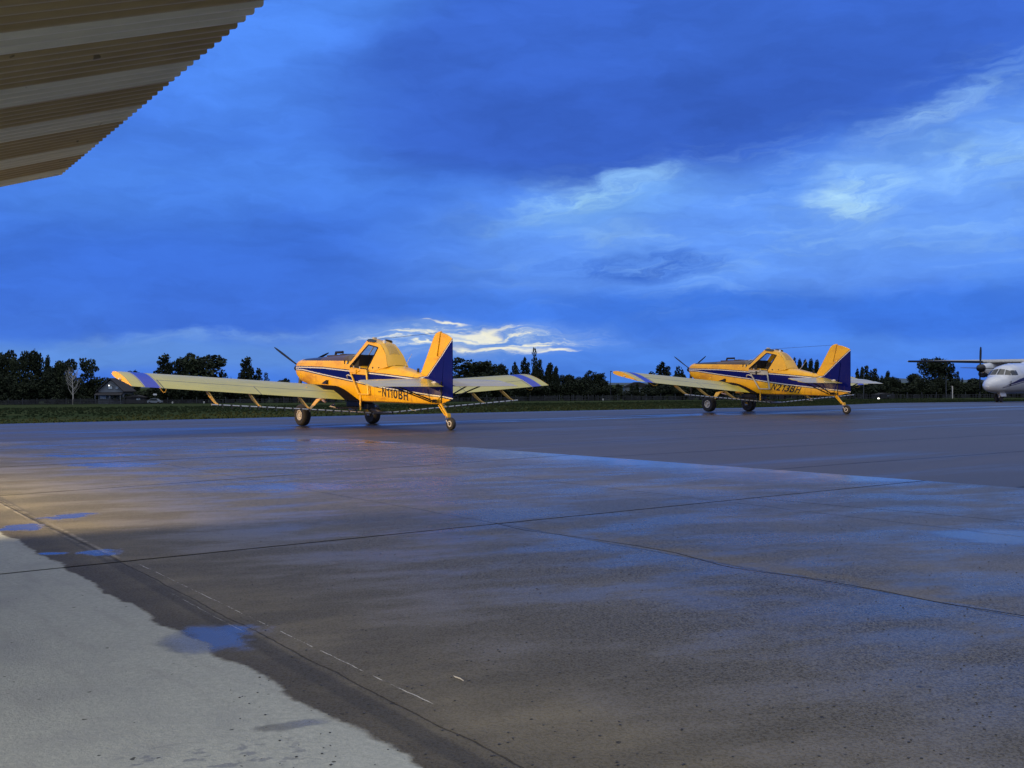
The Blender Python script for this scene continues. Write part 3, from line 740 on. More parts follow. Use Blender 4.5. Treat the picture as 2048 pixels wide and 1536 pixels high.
        MB().lathe([(-.115, .16), (-.12, .24), (-.125, .28), (-.10, .318), (-.05, .333), (.05, .333), (.10, .318), (.125, .28), (.12, .24), (.115, .16), (.06, .15), (-.06, .15)], (0, 0, 0), (0, s_, 0), 36).build('tyre', M['rubber'], wh)
        MB().lathe([(-.10, .155), (.095, .165), (.115, .16), (.112, .135), (.07, .12), (.06, .07), (.10, .055), (.12, .04), (.12, .005)], (0, 0, 0), (0, s_, 0), 28).build('rim', M['hub'], wh)
        MB().box((.02, -.13 * s_, .0), (.16, .06, .14)).tube([(0, -.1 * s_, .05), (-.05, -.16 * s_, .25)], .012, 5).build('brake', M['steel'], wh)
    # belly: hopper gate, pump, pipes
    MB().box((-1.35, 0, .74), (.9, .5, .2)).box((-1.9, 0, .66), (.35, .3, .2)).build('hopper_gate', M['black'], root)
    MB().tube([(-1.9, 0, .6), (-2.4, 0, .52), (-2.7, 0, .455)], .05, 8).tube([(-2.70, -.35, .455), (-2.70, .35, .455)], .045, 8).tube([(-1.5, .1, .62), (-1.2, .75, .60), (-.9, .85, .66), (-.7, .6, .72)], .035, 8).tube([(-1.3, -.1, .62), (-1.5, -.6, .6), (-1.0, -.8, .66)], .035, 8).tube([(-.9, .3, .60), (-1.35, .95, .63)], .028, 6).build('spray_pipes', M['steel'], root)
    MB().lathe([(-.15, .02), (-.1, .1), (.1, .12), (.2, .05)], (-.95, 0, .55), (1, 0, 0), 14).tube([(-.95, 0, .55), (-.95, 0, .8)], .04, 6).build('spray_pump', M['steel'], root)
    MB().tube([(-.2, .75, .86), (-.75, .95, .80)], .03, 6).tube([(-.4, .8, .84), (-.5, .85, .95)], .02, 6).build('brake_line', worn('pink_pipe', (.5, .35, .3, 1), .5) if 'pink_pipe' not in bpy.data.materials else bpy.data.materials['pink_pipe'], root)
    MB().tube([(-2.27, .54, 1.05), (-2.28, .56, .80), (-2.28, .56, .55)], .03, 8).build('boarding_step', M['yel'], root)
    # canopy shell
    S = lambda u, v, h, s_: (u, v * s_, h)
    for s_ in (1, -1):
        mb = MB()
        wbf, wtf, wtr, wbr = (-1.62, .525, 1.98), (-2.50, .37, 2.67), (-3.02, .345, 2.56), (-2.62, .50, 1.87)
        P0, P1, P1b, P2 = (-1.49, .525, 2.02), (-2.33, .33, 2.80), (-2.70, .30, 2.765), (-3.05, .28, 2.665)
        R2, R3, R4, R5 = (-3.25, .30, 2.50), (-3.43, .33, 2.30), (-3.62, .40, 1.93), (-3.0, .50, 1.80)
        B0 = (-1.60, .535, 1.92)
        for q_ in ([wbf, wtf, P1, P0], [B0, wbf, P0], [wtf, (-2.76, .36, 2.615), P1b, P1], [(-2.76, .36, 2.615), wtr, P2, P1b], [wtr, R2, P2], [wtr, (-2.9, .40, 2.3), R3, R2], [(-2.9, .40, 2.3), wbr, R5, R4, R3]):
            mb.plate([S(*p, s_) for p in q_], (0, s_, .3), .02)
        mb.build('canopy_side', M['yel'], root, ang=25)
        # frame trim
        mb = MB()
        for a, b_ in ((wbf, wtf), (wtf, wtr), (wtr, wbr), (wbr, wbf)):
            mb.tube([S(a[0], a[1] + .012, a[2], s_), S(b_[0], b_[1] + .012, b_[2], s_)], .02, 6)
        mb.build('window_frame', M['black'] if s_ > 0 else M['yel'], root)
        if s_ < 0:
            MB().plate([S(*p, s_) for p in (wbf, wtf, wtr, wbr)], (0, 1, 0), .008).build('window_glass', M['glass'], root, smooth=False)
            MB().tube([S(-2.52, .36, 2.65, s_), S(-2.18, .50, 1.95, s_)], .03, 6).build('door_post', M['black'], root)
        # windscreen, side facets
        MB().plate([S(-1.44, .50, 2.10, s_), S(-2.29, .31, 2.80, s_), S(-2.25, .14, 2.845, s_), S(-1.36, .24, 2.22, s_)], (1, 0, 1), .012).build('windscreen', M['glass'], root, smooth=False)
        # roof window
        pts = [(-2.36, .325, 2.775), (-2.44, .33, 2.735), (-2.74, .315, 2.70), (-2.86, .285, 2.72), (-2.82, .25, 2.78), (-2.52, .27, 2.825), (-2.40, .28, 2.82)]
        MB().plate([S(p[0], p[1] + .035, p[2] + .035, s_) for p in pts], (0, s_, 1), .012).build('roof_window', M['dglass'], root, smooth=False)
    MB().plate([(-1.36, .24, 2.22), (-2.25, .14, 2.845), (-2.25, -.14, 2.845), (-1.36, -.24, 2.22)], (1, 0, 1), .012).build('windscreen', M['glass'], root, smooth=False)
    MB().tube([(-1.36, .25, 2.22), (-2.25, .15, 2.85)], .018, 6).tube([(-1.36, -.25, 2.22), (-2.25, -.15, 2.85)], .018, 6).tube([(-1.40, .52, 2.06), (-1.30, .3, 2.30), (-1.28, 0, 2.40), (-1.30, -.3, 2.30), (-1.40, -.52, 2.06)], .03, 6).build('windscreen_frame', M['grey'], root)
    # roof and turtle back
    rr = []
    for u, hw, zs, zc in ((-2.24, .30, 2.80, 2.86), (-2.33, .33, 2.80, 2.88), (-2.70, .30, 2.77, 2.81), (-3.05, .28, 2.67, 2.705), (-3.25, .30, 2.52, 2.56), (-3.43, .33, 2.30, 2.34), (-3.63, .40, 1.93, 1.99)):
        rr.append([(u, hw * k, zs + (zc - zs) * (1 - k * k)) for k in (-1, -.6, -.2, .2, .6, 1)])
    mb = MB().rings(rr, closed=False); mb.build('canopy_roof', M['yel'], root, ang=50)
    rr = []
    for u, hw, zs, zc in ((-3.12, .17, 2.665, 2.69), (-3.24, .18, 2.565, 2.60), (-3.36, .19, 2.43, 2.48), (-3.44, .20, 2.31, 2.36)):
        rr.append([(u, hw * k, zs + (zc - zs) * (1 - k * k) + .004) for k in (-1, -.5, 0, .5, 1)])
    MB().rings(rr, closed=False).build('rear_window', M['grey'] if False else M['glass'], root, ang=60)
    MB().lathe([(0, .05), (.05, .055), (.1, .03), (.11, .003)], (-3.0, .1, 2.70), (0, 0, 1), 12).build('beacon', M['lamp_lens'], root)
    MB().box((-2.27, 0, 2.90), (.12, .12, .06)).build('roof_fitting', M['grey'], root)
    # cockpit interior
    MB().rings([[(-2.95, -.25, 1.9), (-2.95, .25, 1.9), (-2.8, .25, 1.9), (-2.8, -.25, 1.9)], [(-3.0, -.22, 2.42), (-3.0, .22, 2.42), (-2.88, .22, 2.42), (-2.88, -.22, 2.42)], [(-3.0, -.12, 2.55), (-3.0, .12, 2.55), (-2.92, .12, 2.55), (-2.92, -.12, 2.55)]]).box((-2.55, 0, 1.99), (.5, .5, .16)).build('pilot_seat', M['dark'], root)
    MB().rings([[(-1.55, -.46, 1.9), (-1.55, .46, 1.9), (-1.55, .44, 2.12), (-1.55, -.44, 2.12)], [(-1.95, -.42, 1.9), (-1.95, .42, 1.9), (-1.95, .38, 2.36), (-1.95, -.38, 2.36)]]).box((-2.25, -.33, 2.1), (.7, .12, .34)).build('instrument_panel', M['dark'], root)
    MB().tube([(-2.15, 0, 1.95), (-2.2, 0, 2.2)], .018, 6).build('control_stick', M['dark'], root)
    # left door hanging open
    dr = empty('door', (-1.62, .56, 1.93)); dr.parent = root
    outer = [(0, 0), (-.66, -.88), (-1.24, -.89), (-1.03, -.06)]
    def dp(p, out=0): return (p[0], .02 + out - .035 * p[1], p[1])
    def inset(f1, f2): # point on outer polygon line
        return (outer[f1][0] + (outer[f1 + 1][0] - outer[f1][0]) * f2, outer[f1][1] + (outer[f1 + 1][1] - outer[f1][1]) * f2)
    MB().plate([dp(p) for p in ((0, 0), (-.135, -.18), (-1.075, -.235), (-1.03, -.06))], (0, 1, 0), .03).build('door_panel', M['yel'] if name == 'spray_plane' and nose > 2.8 else M['grey'], dr, smooth=False)
    mb = MB()
    for a, b_, wd in (((-.11, -.15), (-.66, -.88), .035), ((-.64, -.865), (-1.24, -.875), .028), ((-1.215, -.87), (-1.055, -.10), .035), ((-.135, -.18), (-1.075, -.235), .02)):
        mb.tube([dp(a), dp(b_)], wd, 6)
    mb.build('door_frame', M['yel'] if nose > 2.8 else M['grey'], dr)
    MB().tube([dp((-.10, -.13), .03), dp((-.5, -.14), .035), dp((-.72, -.10), .03)], .014, 6).box((-.48, .07, -.14), (.07, .03, .14)).build('door_latch', M['yel'] if nose > 2.8 else M['dark'], dr)
    MB().tube([(-.32, .03, .06), (-.33, .05, -.02)], .018, 6).build('door_catch', M['hub'], dr)
    MB().tube([(-.68, .03, .03), (-.70, .05, -.05)], .018, 6).build('door_catch', M['hub'], dr)
    for u_, h_, r_ in ((-2.88, 1.93, .045), (-3.20, 1.94, .022)) :
        vv = fus_v(u_, h_ - .06, nose) + .01
        MB().lathe([(0, r_), (.02, r_), (.025, r_ * .3)], (u_, vv - .01, h_ - .03), (0, 1, 0), 14).build('filler_cap', M['black'], root)
    MB().tube([(-1.50, .55, 1.60), (-1.55, .62, 1.68), (-1.68, .64, 1.70), (-1.80, .62, 1.66), (-1.88, .55, 1.56)], .022, 6).build('grab_handle', M['hub'], root)
    # fin
    fin = [(-4.90, 1.66), (-5.60, 2.80), (-5.68, 2.88), (-5.80, 2.925), (-5.915, 2.93), (-5.735, 2.22), (-6.10, 2.175), (-5.955, 1.2), (-5.955, .79), (-5.3, .95), (-5.0, 1.2)]
    MB().plate([(p[0], 0, p[1]) for p in fin], (0, 1, 0), .085).build('fin', M['livery'], root, smooth=False)
    # fin has a rounded nose
    MB().tube([(-4.90, 0, 1.66), (-5.60, 0, 2.80), (-5.68, 0, 2.88), (-5.80, 0, 2.925), (-5.915, 0, 2.93)], .0425, 8).build('fin_leading_edge', M['yel'], root)
    rp = [(-5.945, 2.925), (-6.17, 2.875), (-6.38, 2.805), (-6.56, 2.715), (-6.565, .925), (-6.0, .79), (-5.98, 1.2), (-6.13, 2.16), (-5.765, 2.23)]
    th = lambda u: .075 if u > -6.2 else .022
    ct, stt = math.cos(R(rud)), math.sin(R(rud))
    def rot(u, v): du = u + 5.99; return (-5.99 + du * ct - v * stt, du * stt + v * ct)
    rg_ = []
    for s_ in (1, -1):
        ring = []
        for u, h in rp:
            a, b_ = rot(u, s_ * th(u) / 2); ring.append((a, b_, h))
        rg_.append(ring)
    MB().rings(rg_).build('rudder', M['livery'], root, smooth=False)
    # tailplane and elevators
    for s_ in (1, -1):
        rr = []
        for v, ule, z0 in ((.05, -5.02, 1.30), (.5, -5.10, 1.30), (1.5, -5.22, 1.30), (2.45, -5.32, 1.30), (2.62, -5.40, 1.305), (2.70, -5.62, 1.31)):
            rise = (ule + 6.33) * .19
            rr.append(foil(v * s_, ute=-5.93, ule=ule, z0=1.30 + .40 * .19, rise=rise - .40 * .19, tk=.75, n=8))
        MB().rings(rr).build('tailplane', M['stab'], root, ang=30)
        rr = []
        for v in (.24, .5, 1.5, 2.6, 2.71):
            rr.append([(-5.95, v * s_, 1.30 + .38 * .19 + .03), (-6.33, v * s_, 1.308), (-6.33, v * s_, 1.298), (-5.95, v * s_, 1.30 + .38 * .19 - .025)])
        MB().rings(rr).build('elevator', M['stab'], root, smooth=False)
        MB().tube([(-5.3, 1.55 * s_, 1.36), (-5.62, .12 * s_, .82)], .022, 6, ).tube([(-5.85, 1.55 * s_, 1.31), (-5.80, .10 * s_, .82)], .022, 6).build('tailplane_strut', M['black'], root)
        MB().lathe([(0, .03), (.12, .045), (.2, .01)], (-5.85, .30 * s_, 1.42), (-1, 0, 0), 8).build('hinge_fairing', M['hub'], root)
    v5 = fus_v(-5.75, .88, nose) + .004
    MB().box((-5.78, fus_v(-5.6, .88, nose), .865), (.36, .02, .10), rot=-.24).build('cable_port', M['black'], root)
    MB().tube([(-5.97, .05, 1.45), (-5.97, .05, .80)], .02, 6).build('rudder_post', M['black'], root)
    # tail wheel
    MB().tube([(-5.86, 0, .80), (-6.02, 0, .62), (-6.20, 0, .42)], [.045, .04, .04], 8).tube([(-5.86, .07, .74), (-6.18, .07, .44)], .022, 6).box((-6.24, 0, .43), (.10, .14, .13)).build('tail_leg', M['yel'], root)
    tw_ = empty('tail_wheel', (-6.38, 0, .19)); tw_.parent = root
    MB().lathe([(-.055, .09), (-.065, .14), (-.05, .178), (-.015, .19), (.015, .19), (.05, .178), (.065, .14), (.055, .09)], (0, 0, 0), (0, 1, 0), 28).build('tyre', M['rubber'], tw_)
    MB().lathe([(-.06, .085), (-.05, .03), (.05, .03), (.06, .085), (.055, .095), (-.055, .095)], (0, 0, 0), (0, 1, 0), 20).build('rim', M['hub'], tw_)
    MB().tube([(.13, .085, .22), (.12, .09, .10), (0, .09, 0)], .018, 6).tube([(.13, -.085, .22), (.12, -.09, .10), (0, -.09, 0)], .018, 6).tube([(.13, -.085, .22), (.13, .085, .22)], .02, 6).build('wheel_fork', M['hub'], tw_)
    # tie-down hook under the tail, antennas
    MB().tube([(-4.35, .1, .79), (-4.40, .1, .62), (-4.55, .1, .57), (-4.75, .1, .56)], .014, 6).build('drain_pipe', M['boom'], root)
    MB().tube([(-3.98, .0, 1.90), (-4.38, 0, 2.33)], [.012, .005], 6).lathe([(0, .03), (.03, .025), (.04, .01)], (-3.98, 0, 1.9), (0, 0, 1), 10).build('whip_antenna', M['hub'], root)
    MB().tube([(-2.5, 0, 2.86), (-5.80, 0, 2.93)], .006, 5).build('wire_antenna', M['black'], root)
    MB().box((-4.72, 0, 1.80), (.10, .03, .14)).build('blade_antenna', M['black'], root)
    MB().rings([[(-.95, 1.98, wte(2) + .33), (-.95, 2.02, wte(2) + .33), (-.95, 2.0, wte(2) + .34)], [(-1.35, 1.90, wte(2) + .24), (-1.35, 2.10, wte(2) + .24), (-1.35, 2.0, wte(2) + .36)]]).build('fuel_vent', M['yel'], root)
    # registration letters, laid on the fuselage side
    bm = bmesh.new(); x_ = 0.0
    for ch_ in reg:
        if ch_ == '1':   # plain one: a stem with a flag
            vs_ = [bm.verts.new((x_ + a_, b_, 0)) for a_, b_ in ((.16, 0), (.28, 0), (.28, .73), (.20, .73), (.15, .64), (.0, .58), (.0, .48), (.16, .53))]
            bm.faces.new(vs_); x_ += .40
        else:
            cu = bpy.data.curves.new('registration', 'FONT'); cu.body = ch_; cu.resolution_u = 4; cu.offset = .022
            to = bpy.data.objects.new('tmp', cu); col.objects.link(to)
            dg = bpy.context.evaluated_depsgraph_get(); gm = bpy.data.meshes.new_from_object(to.evaluated_get(dg)); bpy.data.objects.remove(to)
            gx = [v.co.x for v in gm.vertices]; gy = [v.co.y for v in gm.vertices]; g0 = min(gx); gw = max(gx) - g0; k_ = .73 / (max(gy) - min(gy)); gy0 = min(gy)
            for v in gm.vertices: v.co.x = x_ + (v.co.x - g0) * .50 / gw; v.co.y = (v.co.y - gy0) * k_
            bm.from_mesh(gm); x_ += .62; bpy.data.meshes.remove(gm)
    xs_ = [v.co.x for v in bm.verts]; x0, x1, y0, y1 = min(xs_), max(xs_), 0, .73
    me = bpy.data.meshes.new('registration')
    (ua, wa), (ub_, wb_), hh = t0, t1, .29
    for v in bm.verts:
        fx_ = (v.co.x - x0) / (x1 - x0); fy_ = (v.co.y - y0) / (y1 - y0)
        u = ua + (ub_ - ua) * fx_ - slant * fy_ * -1
        h = wa + (wb_ - wa) * fx_ + hh * fy_
        v.co = (u, lerp_tab(SEC, u)[2] + .006, h)
    for f in bm.faces:
        f.normal_update()
        if f.normal.y < 0: f.normal_flip()
    bm.to_mesh(me); bm.free(); me.materials.clear(); me.materials.append(M['lettering'])
    ro = bpy.data.objects.new('registration', me); col.objects.link(ro); ro.parent = root
    if dash:
        MB().box((-3.32, fus_v(-3.32, 1.15, nose) + .004, 1.145), (.15, .014, .03)).build('intake_slot', M['black'], root)
    return root

p1 = aircraft('spray_plane', (-5.997, 35.547, 130.80, .24), 2.98, 2.46, 'N110BH', (-3.45, 1.0), (-4.68, .87), 0.0,
              'nearer yellow spray plane lettered N110BH, lit orange, left of centre', -7, 34, True)
p2 = aircraft('spray_plane', (10.18, 48.30, 127.14, .72), 2.66, 2.33, 'N213BH', (-2.83, 1.03), (-4.25, .875), -.17,
              'farther yellow spray plane lettered N213BH, standing in shade to the right', 0, 28, False)

# ------------------------------------------------------------------ twin turboprop airliner at the right edge
def stripes():
    m, t, b = principled('airliner_paint', (.60, .62, .66, 1), .28, 0, .5, .5)
    o = t.new('ShaderNodeTexCoord').outputs['Object']; u, v, h = t.sep(o)
    up_ = t.curve(u, [(-12, 2.7), (-5.0, 2.40), (-3.2, 2.02), (-1.4, 1.42), (0, .9)], -12, 0)
    lo_ = t.curve(u, [(-12, 2.3), (-5.0, 2.02), (-3.2, 1.74), (-1.4, 1.40), (0, .9)], -12, 0)
    z_ = t.math('ADD', h, 0.0)
    a = t.math('MULTIPLY', t.math('LESS_THAN', z_, up_), t.math('GREATER_THAN', z_, lo_))
    l2 = t.math('LESS_THAN', t.math('ABSOLUTE', t.math('SUBTRACT', z_, t.math('SUBTRACT', lo_, .09))), .035)
    s_ = t.math('MULTIPLY', t.math('MAXIMUM', a, l2), t.math('LESS_THAN', u, -1.2))
    n = t.noise(o, 1.4, 5, .6)
    c = t.mix(t.smooth(n, .4, .8), (.58, .61, .66, 1), (.50, .53, .58, 1))
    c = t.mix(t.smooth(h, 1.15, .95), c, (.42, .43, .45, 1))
    t.put(b.inputs['Base Color'], t.mix(s_, c, (.02, .02, .12, 1)))
    return m
M['airliner'] = stripes()
AZ = tz(41, 89)
al = empty('airliner', (40.95, 89.0, AZ), (0, 0, R(216.0)))
tag(al, 'white twin propeller airliner with dark stripes, nose showing at the right edge', 'airplane')
SA = [(-.0, 1.28, 1.42, .08, 2), (-.12, 1.12, 1.66, .30, 2), (-.45, .98, 1.95, .58, 2), (-1.0, .86, 2.20, .84, 2.1), (-1.55, .80, 2.36, 1.02, 2.1), (-1.75, .79, 2.50, 1.06, 2.1), (-2.25, .77, 2.98, 1.17, 2.15), (-2.8, .75, 3.22, 1.27, 2.1),
      (-3.6, .73, 3.36, 1.33, 2.05), (-5, .73, 3.42, 1.345, 2.0), (-9, .73, 3.42, 1.345, 2.0), (-15.5, .75, 3.42, 1.345, 2.0), (-18, 1.1, 3.42, 1.2, 2), (-21, 1.9, 3.42, .7, 2), (-23.5, 2.7, 3.35, .3, 2)]
rr = []; us = []
for a, b_ in zip(SA, SA[1:]): us += [a[0] + (b_[0] - a[0]) * i / 4 for i in range(4)]
for u in us + [SA[-1][0]]:
    zb, zt, hw, ex = lerp_tab(SA, u); c_, r_ = (zb + zt) / 2, (zt - zb) / 2
    rr.append([(u, hw * math.copysign(abs(math.cos(a)) ** (2 / ex), math.cos(a)), c_ + r_ * math.copysign(abs(math.sin(a)) ** (2 / ex), math.sin(a))) for a in [2 * math.pi * k / 40 for k in range(40)]])
MB().rings(rr).build('fuselage', M['airliner'], al, ang=60)
def sa_v(u, h, k=1.0):
    zb, zt, hw, ex = lerp_tab(SA, u); c_, r_ = (zb + zt) / 2, (zt - zb) / 2
    return hw * max(0, 1 - min(1, abs(h - c_) / r_) ** ex) ** (1 / ex) + .012
def sa_u(v, h):   # forward surface: where the nose skin is at lateral v, height h
    u = -.02
    while u > -4 and not (lerp_tab(SA, u)[0] < h < lerp_tab(SA, u)[1] and sa_v(u, h) - .012 >= abs(v)): u -= .01
    return u + .012
def pane(pts, name='cockpit_window'):
    rings_ = []
    n = 6
    (a0, a1, b1, b0) = pts
    mb = MB(); grid = []
    for j in range(4):
        row = []
        for i in range(n):
            fi, fj = i / (n - 1), j / 3
            v = (a0[0] * (1 - fi) + a1[0] * fi) * (1 - fj) + (b0[0] * (1 - fi) + b1[0] * fi) * fj
            h = (a0[1] * (1 - fi) + a1[1] * fi) * (1 - fj) + (b0[1] * (1 - fi) + b1[1] * fi) * fj
            row.append((sa_u(v, h) + .01, v * 1.01, h))
        grid.append(row)
    mb.rings(grid, closed=False).build(name, M['dglass'], al, ang=60)
for s_ in (1, -1):
    pane([(.04 * s_, 2.42), (.60 * s_, 2.40), (.50 * s_, 2.86), (.04 * s_, 2.92)])
    pane([(.66 * s_, 2.40), (1.04 * s_, 2.36), (.88 * s_, 2.74), (.56 * s_, 2.85)])
    mb = MB(); gr = []
    for j in range(3):
        row = []
        for i in range(4):
            u = -2.25 - .75 * i / 3; h = 2.36 + (.42 - .0 * i) * j / 2 * (.8 if i == 0 else 1)
            row.append((u, sa_v(u, h) * s_, h))
        gr.append(row)
    mb.rings(gr, closed=False).build('cockpit_window', M['dglass'], al, ang=60)
    MB().tube([(-1.9, s_ * (sa_v(-1.9, 1.5)), 1.45), (-1.88, s_ * (sa_v(-1.9, 1.5) + .10), 1.5)], .03, 6).tube([(-1.88, s_ * (sa_v(-1.9, 1.5) + .10), 1.45), (-1.95, s_ * (sa_v(-1.9, 1.5) + .10), 1.85)], .03, 6).build('pitot_probe', M['black'], al)
    # wing
    rr = []
    for v, ule, ute, z0, tk in ((0, -8.0, -10.9, 3.52, 1.0), (4.2, -8.1, -10.9, 3.56, 1.0), (9, -8.6, -10.7, 3.70, .9), (13.5, -9.2, -10.4, 3.82, .8), (13.7, -9.4, -10.3, 3.84, .7)):
        rr.append(foil(v * s_, ute=ute, ule=ule, z0=z0, rise=.10, tk=tk * 1.1, n=10))
    MB().rings(rr).build('wing', M['grey'], al, ang=30)
    rr = []
    for v, ule, z0 in ((4.9, -8.18, 3.68), (9, -8.6, 3.80), (13.4, -9.2, 3.92)):
        rr.append([(ule + .02 + .03 * math.cos(a), v * s_, z0 + .0 + .10 * math.sin(a)) for a in [2 * math.pi * k / 8 for k in range(8)]])
    MB().rings(rr).build('deicing_boot', M['black'], al)
    # nacelle
    rr = []
    for u, zb, zt, hw in ((-6.72, 2.85, 3.30, .24), (-6.85, 2.55, 3.42, .40), (-7.2, 2.30, 3.50, .47), (-8.2, 2.15, 3.60, .52), (-10.5, 2.2, 3.65, .50), (-12.3, 2.6, 3.5, .35), (-13.4, 3.0, 3.4, .1)):
        c_, r_ = (zb + zt) / 2, (zt - zb) / 2
        rr.append([(u, 4.2 * s_ + hw * math.cos(a), c_ + r_ * math.sin(a)) for a in [2 * math.pi * k / 20 for k in range(20)]])
    MB().rings(rr).build('engine_nacelle', M['airliner'], al, ang=50)
    MB().lathe([(-.3, .34), (.12, .33), (.02, .26)], (-6.85, 4.2 * s_, 2.52), (1, 0, 0), 16).build('engine_intake', M['black'], al)
    pr = empty('propeller', (-6.5, 4.2 * s_, 3.07)); pr.parent = al
    MB().lathe([(-.3, .38), (-.1, .38), (.12, .33), (.32, .2), (.46, .02)], (0, 0, 0), (1, 0, 0), 20).build('spinner', M['black'], pr)
    for k in range(4):
        a = R(88 + 90 * k); d = Vector((0, math.cos(a), math.sin(a))); td = Vector((1, 0, 0)).cross(d); rr = []
        for r_, ch, tw, th_ in ((.2, .14, 88, .12), (.5, .24, 84, .08), (1.0, .32, 82, .05), (1.6, .30, 80, .035), (1.9, .22, 80, .025), (1.98, .10, 80, .015)):
            cd = td * math.cos(R(tw)) + Vector((1, 0, 0)) * math.sin(R(tw)); nn = d.cross(cd)
            rr.append([d * r_ + cd * (ch / 2) * math.cos(q_) + nn * (th_ / 2) * math.sin(q_) for q_ in [2 * math.pi * i / 8 for i in range(8)]])
        MB().rings(rr).build('propeller_blade', M['black'], pr)
    # main gear
    MB().tube([(-9.6, 4.2 * s_, 2.4), (-9.7, 4.2 * s_, .45)], .09, 8).tube([(-8.6, 4.2 * s_, 2.3), (-9.65, 4.2 * s_, .9)], .05, 6).build('main_gear_leg', M['white'], al)
    for o2 in (-.2, .2):
        MB().lathe([(-.1, .2), (-.12, .35), (-.06, .44), (.06, .44), (.12, .35), (.1, .2)], (-9.7, (4.2 + o2) * s_, .44), (0, 1, 0), 24).build('main_wheel', M['rubber'], al)
    # tailplane
    rr = []
    for v, ule, ute in ((0, -22.5, -24.4), (3.9, -23.2, -24.4)): rr.append(foil(v * s_, ute=ute, ule=ule, z0=7.3, rise=.0, tk=.8, n=8))
    MB().rings(rr).build('tailplane', M['white'], al, ang=30)
MB().plate([(-18.5, 0, 3.3), (-22.3, 0, 7.35), (-24.4, 0, 7.35), (-24.2, 0, 3.0)], (0, 1, 0), .3).build('fin', M['airliner'], al, smooth=False)
MB().rings([[(u, hw * math.cos(a), 3.35 + zt * math.sin(a)) for a in [math.pi * k / 12 for k in range(13)]] for u, hw, zt in ((-6.6, .3, .05), (-7.3, .9, .28), (-8.3, 1.2, .42), (-10.6, 1.2, .42), (-12, .9, .2), (-12.8, .3, .05))], closed=False).build('wing_fairing', M['white'], al)
MB().tube([(-2.35, 0, .95), (-2.15, 0, .38)], .07, 10).tube([(-1.7, 0, .95), (-2.2, 0, .55)], .035, 6).build('nose_gear_leg', M['white'], al)
MB().plate([(-1.7, .3, .82), (-2.7, .3, .80), (-2.65, .36, .5), (-1.75, .36, .5)], (0, 1, 0), .02).build('gear_door', M['white'], al, smooth=False)
for o2 in (-.18, .18):
    MB().lathe([(-.07, .12), (-.09, .2), (-.05, .26), (.05, .26), (.09, .2), (.07, .12)], (-2.12, o2, .26), (0, 1, 0), 24).build('nose_wheel', M['rubber'], al)

# ------------------------------------------------------------------ background helpers
def pix(px, py, D):
    """world point on the line of sight of a photo pixel at depth D (used to read real positions off the photograph)"""
    r = R(ROLL); x, y = px - 1024, py - 768
    x, y = x * math.cos(r) + y * math.sin(r), -x * math.sin(r) + y * math.cos(r)
    return Vector((x / F * D, D, CAMH + (HZ - 768 - y) / F * D))
m, t, b = principled('leaves', (.03, .05, .02, 1), .8, 0, .2)
o_ = t.new('ShaderNodeTexCoord').outputs['Object']
n = t.noise(o_, .9, 4, .6); oi = t.new('ShaderNodeObjectInfo').outputs['Random']
cc = t.mix(t.smooth(n, .35, .7), (.008, .014, .007, 1), (.040, .054, .024, 1))
cc = t.mix(t.math('MULTIPLY', oi, .5), cc, (.022, .030, .018, 1))
t.put(b.inputs['Base Color'], cc); M['leaf'] = m
M['bark'] = worn('bark', (.05, .04, .03, 1), .9)
M['palebark'] = worn('pale_bark', (.42, .40, .36, 1), .8)
protos = {}
